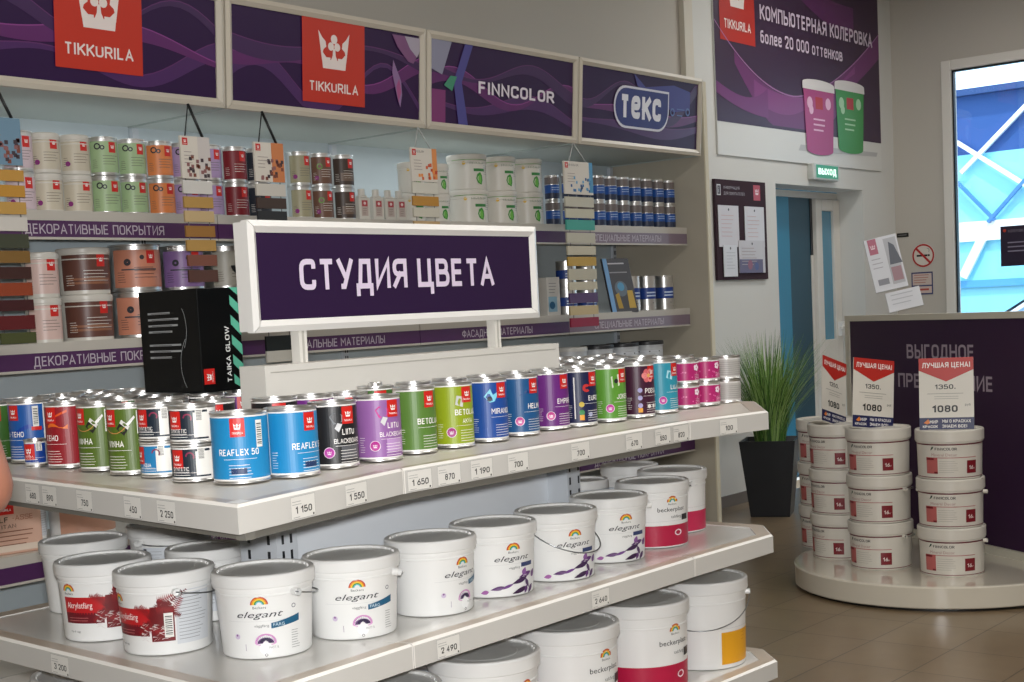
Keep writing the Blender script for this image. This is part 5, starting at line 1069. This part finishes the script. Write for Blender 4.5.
link('print', artmesh(art, flat((0, -.0005, 0), (1, 0, 0), (0, 0, 1), .0006), 'print'), t)
# information board
t = thing('information_board', (7.485, YB-.02, 1.385), 0, 'dark information board with white papers beside the doorway', 'notice board')
m = MB(); m.box(0, 0, 0, .615, .018, .606, mat('#3f3038', .8, spec=.1, name='board_charcoal')); m.obj('board', t)
for nm_, a in (('info_mark', rect(.02, .51, .065, .575, '#c8c4c6', 1)+rect(.027, .517, .058, .568, '#3a3038', 2)+txt('i', .037, .525, .035, '#c8c4c6', 3, bold=.04)), ('heading', txt('ИНФОРМАЦИЯ', .10, .55, .018, '#b0a8ae', 1, w_=.19)+txt('ДЛЯ ПОКУПАТЕЛЕЙ', .10, .515, .018, '#b0a8ae', 1, w_=.25)), ('logo', rect(.46, .49, .545, .585, '#b02a38', 1)+crown(.5025, .525, .045, '#e0c8c8', 2))): link(nm_, artmesh(a, flat((0, -.0005, 0), (1, 0, 0), (0, 0, 1)), nm_), t)
for k, (x, y, w_, h) in enumerate(((.02, .20, .24, .25), (.335, .20, .24, .25), (.06, .02, .16, .19), (.245, .04, .32, .20))):
    m = MB(); m.box(x, -.006-.004*(k > 1), y, x+w_, -.002-.004*(k > 1), y+h, ('#cdc8cc', '#cfccd0', '#d4d4d8', '#c4c0c4')[k])
    a = lines(x+.03, y+h*.75, w_*.65, 6, h*.1, ('#c8a8a8', '#c8aaaa', '#b8b8bc', '#a89898')[k], 1, .004, k)+disc(x+w_/2, y+h*.9, .008, '#4a4a50', 1)
    if k == 3: a += rect(x, y, x+w_*.9, y+h*.42, '#5a5070', 1)+disc(x+w_*.4, y+h*.25, .03, '#8a4a60', 2)+disc(x+w_*.65, y+h*.2, .025, '#3f4a80', 2)
    artmesh(a, flat((0, -.0066-.004*(k > 1), 0), (1, 0, 0), (0, 0, 1)), '', m); m.obj('paper', t)
# exit sign
t = thing('exit_sign', (8.71, YB-.05, H+.785), 0, 'small green lit exit sign above the doorway reading ВЫХОД', 'sign')
m = MB(); m.box(0, 0, 0, .375, .05, .11, '#c8ccc8'); bevel(m.obj('housing', t), .008)
link('face', artmesh(rect(.03, .012, .35, .098, mat('#2f8a68', .4, emit=.35), 1)+txt('ВЫХОД', .19, .035, .042, mat('#e8fff4', .4, emit=.9), 2, w_=.26, al='c', bold=.05), flat((0, -.001, 0), (1, 0, 0), (0, 0, 1)), 'face'), t)
# things on the window wall (facing -X; art x runs towards -Y)
def onright(nm, y, z, art, lb, cat, th=.004, w_=.1, h=.1, bc='#cfc8bc'):
    t = thing(nm, (X1-th, y, z), -PI/2, lb, cat); m = MB(); m.box(0, 0, 0, w_, th, h, bc); artmesh(art, flat((0, -.0005, 0), (1, 0, 0), (0, 0, 1), .0005), '', m); m.obj('plate', t)
ba = math.radians(-40)
a = ring(.085, .085, .072, .084, '#b02424', 1, n=32)+rect(.035, .078, .118, .092, '#201c1c', 2)+rect(.121, .078, .135, .092, '#201c1c', 2)+ring(.115, .12, .015, .018, '#55504c', 2, -.8, 1.6)+poly([(.085+.08*cos(2.45), .085+.08*sin(2.45)), (.085+.08*cos(2.25), .085+.08*sin(2.25)), (.085+.08*cos(-.7), .085+.08*sin(-.7)), (.085+.08*cos(-.9), .085+.08*sin(-.9))], '#b02424', 3)
t = thing('no_smoking_sign', (X1-.004, 4.375, H+.185), -PI/2, 'round red no-smoking sign on the wall left of the window', 'sign')
m = MB(); m.add([(.085+.086*cos(2*PI*i/32), 0, .085+.086*sin(2*PI*i/32)) for i in range(32)]+[(.085+.086*cos(2*PI*i/32), .004, .085+.086*sin(2*PI*i/32)) for i in range(32)], [list(range(32))[::-1]]+[(i, (i+1) % 32, 32+(i+1) % 32, 32+i) for i in range(32)], '#cfc9bf'); artmesh(a, flat((0, -.0005, 0), (1, 0, 0), (0, 0, 1), .0005), '', m); m.obj('plate', t)
onright('wall_sticker', 4.385, H-.015, rect(0, 0, .165, .165, '#3f4470', 1)+rect(.01, .07, .155, .155, '#c4b4ac', 2)+rect(.01, .01, .155, .06, '#c4b0a8', 2)+lines(.02, .14, .12, 4, .018, '#b07a70', 3, .006)+lines(.02, .03, .12, 1, .018, '#b04a40', 3, .014), 'blue-edged sticker with two text fields below the no-smoking sign', 'sticker', w_=.165, h=.165)
onright('black_plate', 4.49, H+.415, lines(.01, .012, .07, 1, .01, '#6a6a6a', 1, .006), 'tiny black plate high on the wall above the leaflets', 'plate', w_=.09, h=.03, bc='#15130f')
t = thing('window_notice', (X1-.035, 3.705, H+.155), -PI/2, 'dark purple notice fixed inside the window glass', 'notice')
m = MB(); m.box(0, 0, 0, .42, .004, .28, '#241830'); artmesh(disc(.03, .25, .012, '#b03a2a', 1)+txt('КОЛЕРОВКА', .055, .235, .018, '#8a8090', 1)+lines(.05, .16, .2, 3, .03, '#8a8498', 1, .008), flat((0, -.0005, 0), (1, 0, 0), (0, 0, 1)), '', m); m.obj('plate', t)
# leaflet stand in front of the window wall
t = thing('leaflet_stand', (8.945, 3.875, 0), RB(-62), 'clear stand of white leaflets with a pink logo and a building picture', 'leaflet stand')
m = MB(); m.lathe([(0, 0), (.16, 0), (.16, .01), (.02, .02), (.012, .04), (.012, 1.1)], mat('#9a9c9e', .3, .6), 28); m.obj('pole', t)
for k, (x0_, z0_) in enumerate(((-.265, 1.262), (-.185, 1.13))):
    m = MB(); M = Matrix.Translation((x0_+.02, -.04-.04*k, z0_)) @ Matrix.Rotation(RB(-12), 4, 'X') @ Matrix.Rotation(RB(-11), 4, 'Y'); w_, h = (.21, .36) if k == 0 else (.22, .13)
    m.box(0, 0, 0, w_, .02, h, mat('#d6d8de', .2, name='acrylic'), M)
    a = rect(.02, h*.70, .075, h*.99, '#b0687c', 1)+crown(.047, h*.80, .035, '#e0c8d0', 2)+lines(.02, h*.60, .08, 3, .03, '#a8a8b0', 1, .006, 3)+rect(.12, .03, w_-.01, h*.95, '#b0b2b8', 1)+poly([(.13, h*.45), (.15, h*.88), (.18, h*.8), (.21, h*.45)], '#60646e', 2)+rect(.13, .05, w_-.015, h*.40, '#a08088', 2)+rect(.03, .04, .10, .08, '#8a8c94', 1) if k == 0 else lines(.03, h*.8, .15, 3, .03, '#b0b4bc', 1, .006)
    fl_ = flat((0, -.0006, 0), (1, 0, 0), (0, 0, 1), .0006)
    artmesh(a, lambda x, y, l: M @ fl_(x, y, l), '', m); m.obj('leaflets', t)
m = MB(); m.box(-.26, -.02, 1.04, .22, .02, 1.10, mat('#c8ccd0', .2)); m.obj('tray', t)

# ================================================================== PERSON AT THE LEFT EDGE (only an elbow is in the picture)
t = thing('person', (.882, 2.005, 0), RB(-50.8), 'person in a dark t-shirt at the left edge, bare elbow beside the shelves', 'person')
def skinned(name, V, E, Rd, m, sub=2, root=0):
    me = bpy.data.meshes.new(name); me.from_pydata(V, E, []); o = link(name, me, t)
    sk = o.modifiers.new('skin', 'SKIN'); lay = me.skin_vertices[0] if me.skin_vertices else None
    if lay is None:
        import bmesh
        bm = bmesh.new(); bm.from_mesh(me); bm.verts.layers.skin.verify(); bm.to_mesh(me); bm.free(); lay = me.skin_vertices[0]
    for i, r_ in enumerate(Rd): lay.data[i].radius = (r_, r_) if not isinstance(r_, tuple) else r_; lay.data[i].use_root = (i == root)
    sk.use_smooth_shade = True; sb = o.modifiers.new('sub', 'SUBSURF'); sb.levels = sub; sb.render_levels = sub
    me.materials.append(m); return o
skin_m = mat('#8f5f4c', .5, name='skin')
V, E, Rd = [], [], []
def pt(p, r_, par=None):
    V.append(p); Rd.append(r_); i = len(V)-1
    if par is not None: E.append((par, i))
    return i
pel = pt((0, 0, .95), .115); wst = pt((0, .01, 1.10), .105, pel); chs = pt((0, 0, 1.30), .120, wst); nb_ = pt((0, -.01, 1.44), .07, chs); nk = pt((0, -.005, 1.475), .050, nb_)
hd1 = pt((0, .02, 1.535), .062, nk); hd2 = pt((0, .012, 1.615), .086, hd1); hd3 = pt((0, -.002, 1.675), .072, hd2); nose = pt((0, .108, 1.585), .012, hd2); chin = pt((0, .070, 1.515), .030, hd1)
for sx in (-1, 1):
    sh = pt((sx*.165, -.01, 1.395), .062, chs); ua = pt((sx*.222, -.025, 1.22), .048, sh); el = pt((sx*.272, -.03, 1.04), .043, ua); fa = pt((sx*.225, .07, 1.035), .040, el)
    wr_ = pt((sx*.150, .200, 1.035), .027, fa); pm_ = pt((sx*.120, .255, 1.035), (.032), wr_)
    for k, (dx, L) in enumerate(((-.030, .070), (-.010, .080), (.011, .075), (.030, .060))):
        a = pt((sx*.105+dx, .325, 1.035-.002*abs(k-1.5)), .0095, pm_); b_ = pt((sx*.105+dx*1.15, .325+L*.45, 1.028), .009, a); c = pt((sx*.105+dx*1.15, .325+L*.8, 1.008), .008, b_); pt((sx*.105+dx*1.1, .325+L*.95, .992), .0065, c)
    a = pt((sx*.105-sx*.040, .270, 1.028), .012, pm_); b_ = pt((sx*.105-sx*.060, .305, 1.018), .010, a); pt((sx*.105-sx*.062, .335, 1.010), .008, b_)
    hp = pt((sx*.085, 0, .90), .095, pel); kn = pt((sx*.095, .01, .50), .058, hp); cf = pt((sx*.098, -.01, .34), .055, kn); an = pt((sx*.10, -.02, .09), .036, cf); pt((sx*.105, .13, .045), .036, an)
skinned('body', V, E, Rd, skin_m)
def clothes(name, chain, m):
    v = [c[0] for c in chain]; r_ = [c[1] for c in chain]; e_ = [c[2] for c in chain if c[2]]
    return skinned(name, v, e_, r_, m)
clothes('t_shirt', [((0, 0, .84), .148, None), ((0, .01, 1.08), .138, (0, 1)), ((0, 0, 1.30), .138, (1, 2)), ((0, -.01, 1.43), .085, (2, 3)), ((-.168, -.01, 1.39), .078, (2, 4)), ((-.215, -.022, 1.25), .064, (4, 5)), ((.168, -.01, 1.39), .078, (2, 6)), ((.215, -.022, 1.25), .064, (6, 7))], mat('#2c3038', .85, name='dark_cotton'))
clothes('trousers', [((0, 0, .97), .120, None), ((-.088, 0, .86), .112, (0, 1)), ((-.096, .01, .50), .078, (1, 2)), ((-.10, -.015, .12), .062, (2, 3)), ((.088, 0, .86), .112, (0, 4)), ((.096, .01, .50), .078, (4, 5)), ((.10, -.015, .12), .062, (5, 6))], mat('#26303f', .85, name='denim'))
for sx in (-1, 1):
    m = MB(); P = [(-.045, -.07), (.045, -.07), (.052, .08), (.035, .17), (-.03, .17), (-.048, .08)]; m.prism([(sx*.103+a, b_) for a, b_ in P], 0, .085, '#1c1c1e'); bevel(m.obj('shoe', t), .025, 3)
m = MB(); nn_, kk_ = 28, 8; vs = []
for i in range(nn_):
    a = 2*PI*i/nn_; low = -.35*(1-sin(a))/2*2+.38*(1+sin(a))/2      # lower at the back and sides, higher over the forehead
    for k in range(kk_+1):
        e_ = low+(PI/2-low)*k/kk_; vs.append((.095*cos(e_)*cos(a), .103*cos(e_)*sin(a)-.004, 1.620+.108*sin(e_)))
m.add(vs, [(i*(kk_+1)+k, ((i+1) % nn_)*(kk_+1)+k, ((i+1) % nn_)*(kk_+1)+k+1, i*(kk_+1)+k+1) for i in range(nn_) for k in range(kk_)], mat('#2a1c14', .6, name='brown_hair'), True)
m.obj('hair', t)
m = MB()
for sx in (-1, 1):
    for r_, dy, c in ((.012, .083, '#e8e4e0'), (.007, .0905, '#2a1c14')):
        m.add([(sx*.033+r_*cos(a)*1.2, dy, 1.605+r_*sin(a)*.7) for a in [2*PI*i/12 for i in range(12)]], [list(range(12))], c)
m.obj('eyes', t)
m = MB(); m.add([(.024*cos(a), .092, 1.545+.006*sin(a)) for a in [2*PI*i/14 for i in range(14)]], [list(range(14))], '#8a4a44'); m.obj('mouth', t)
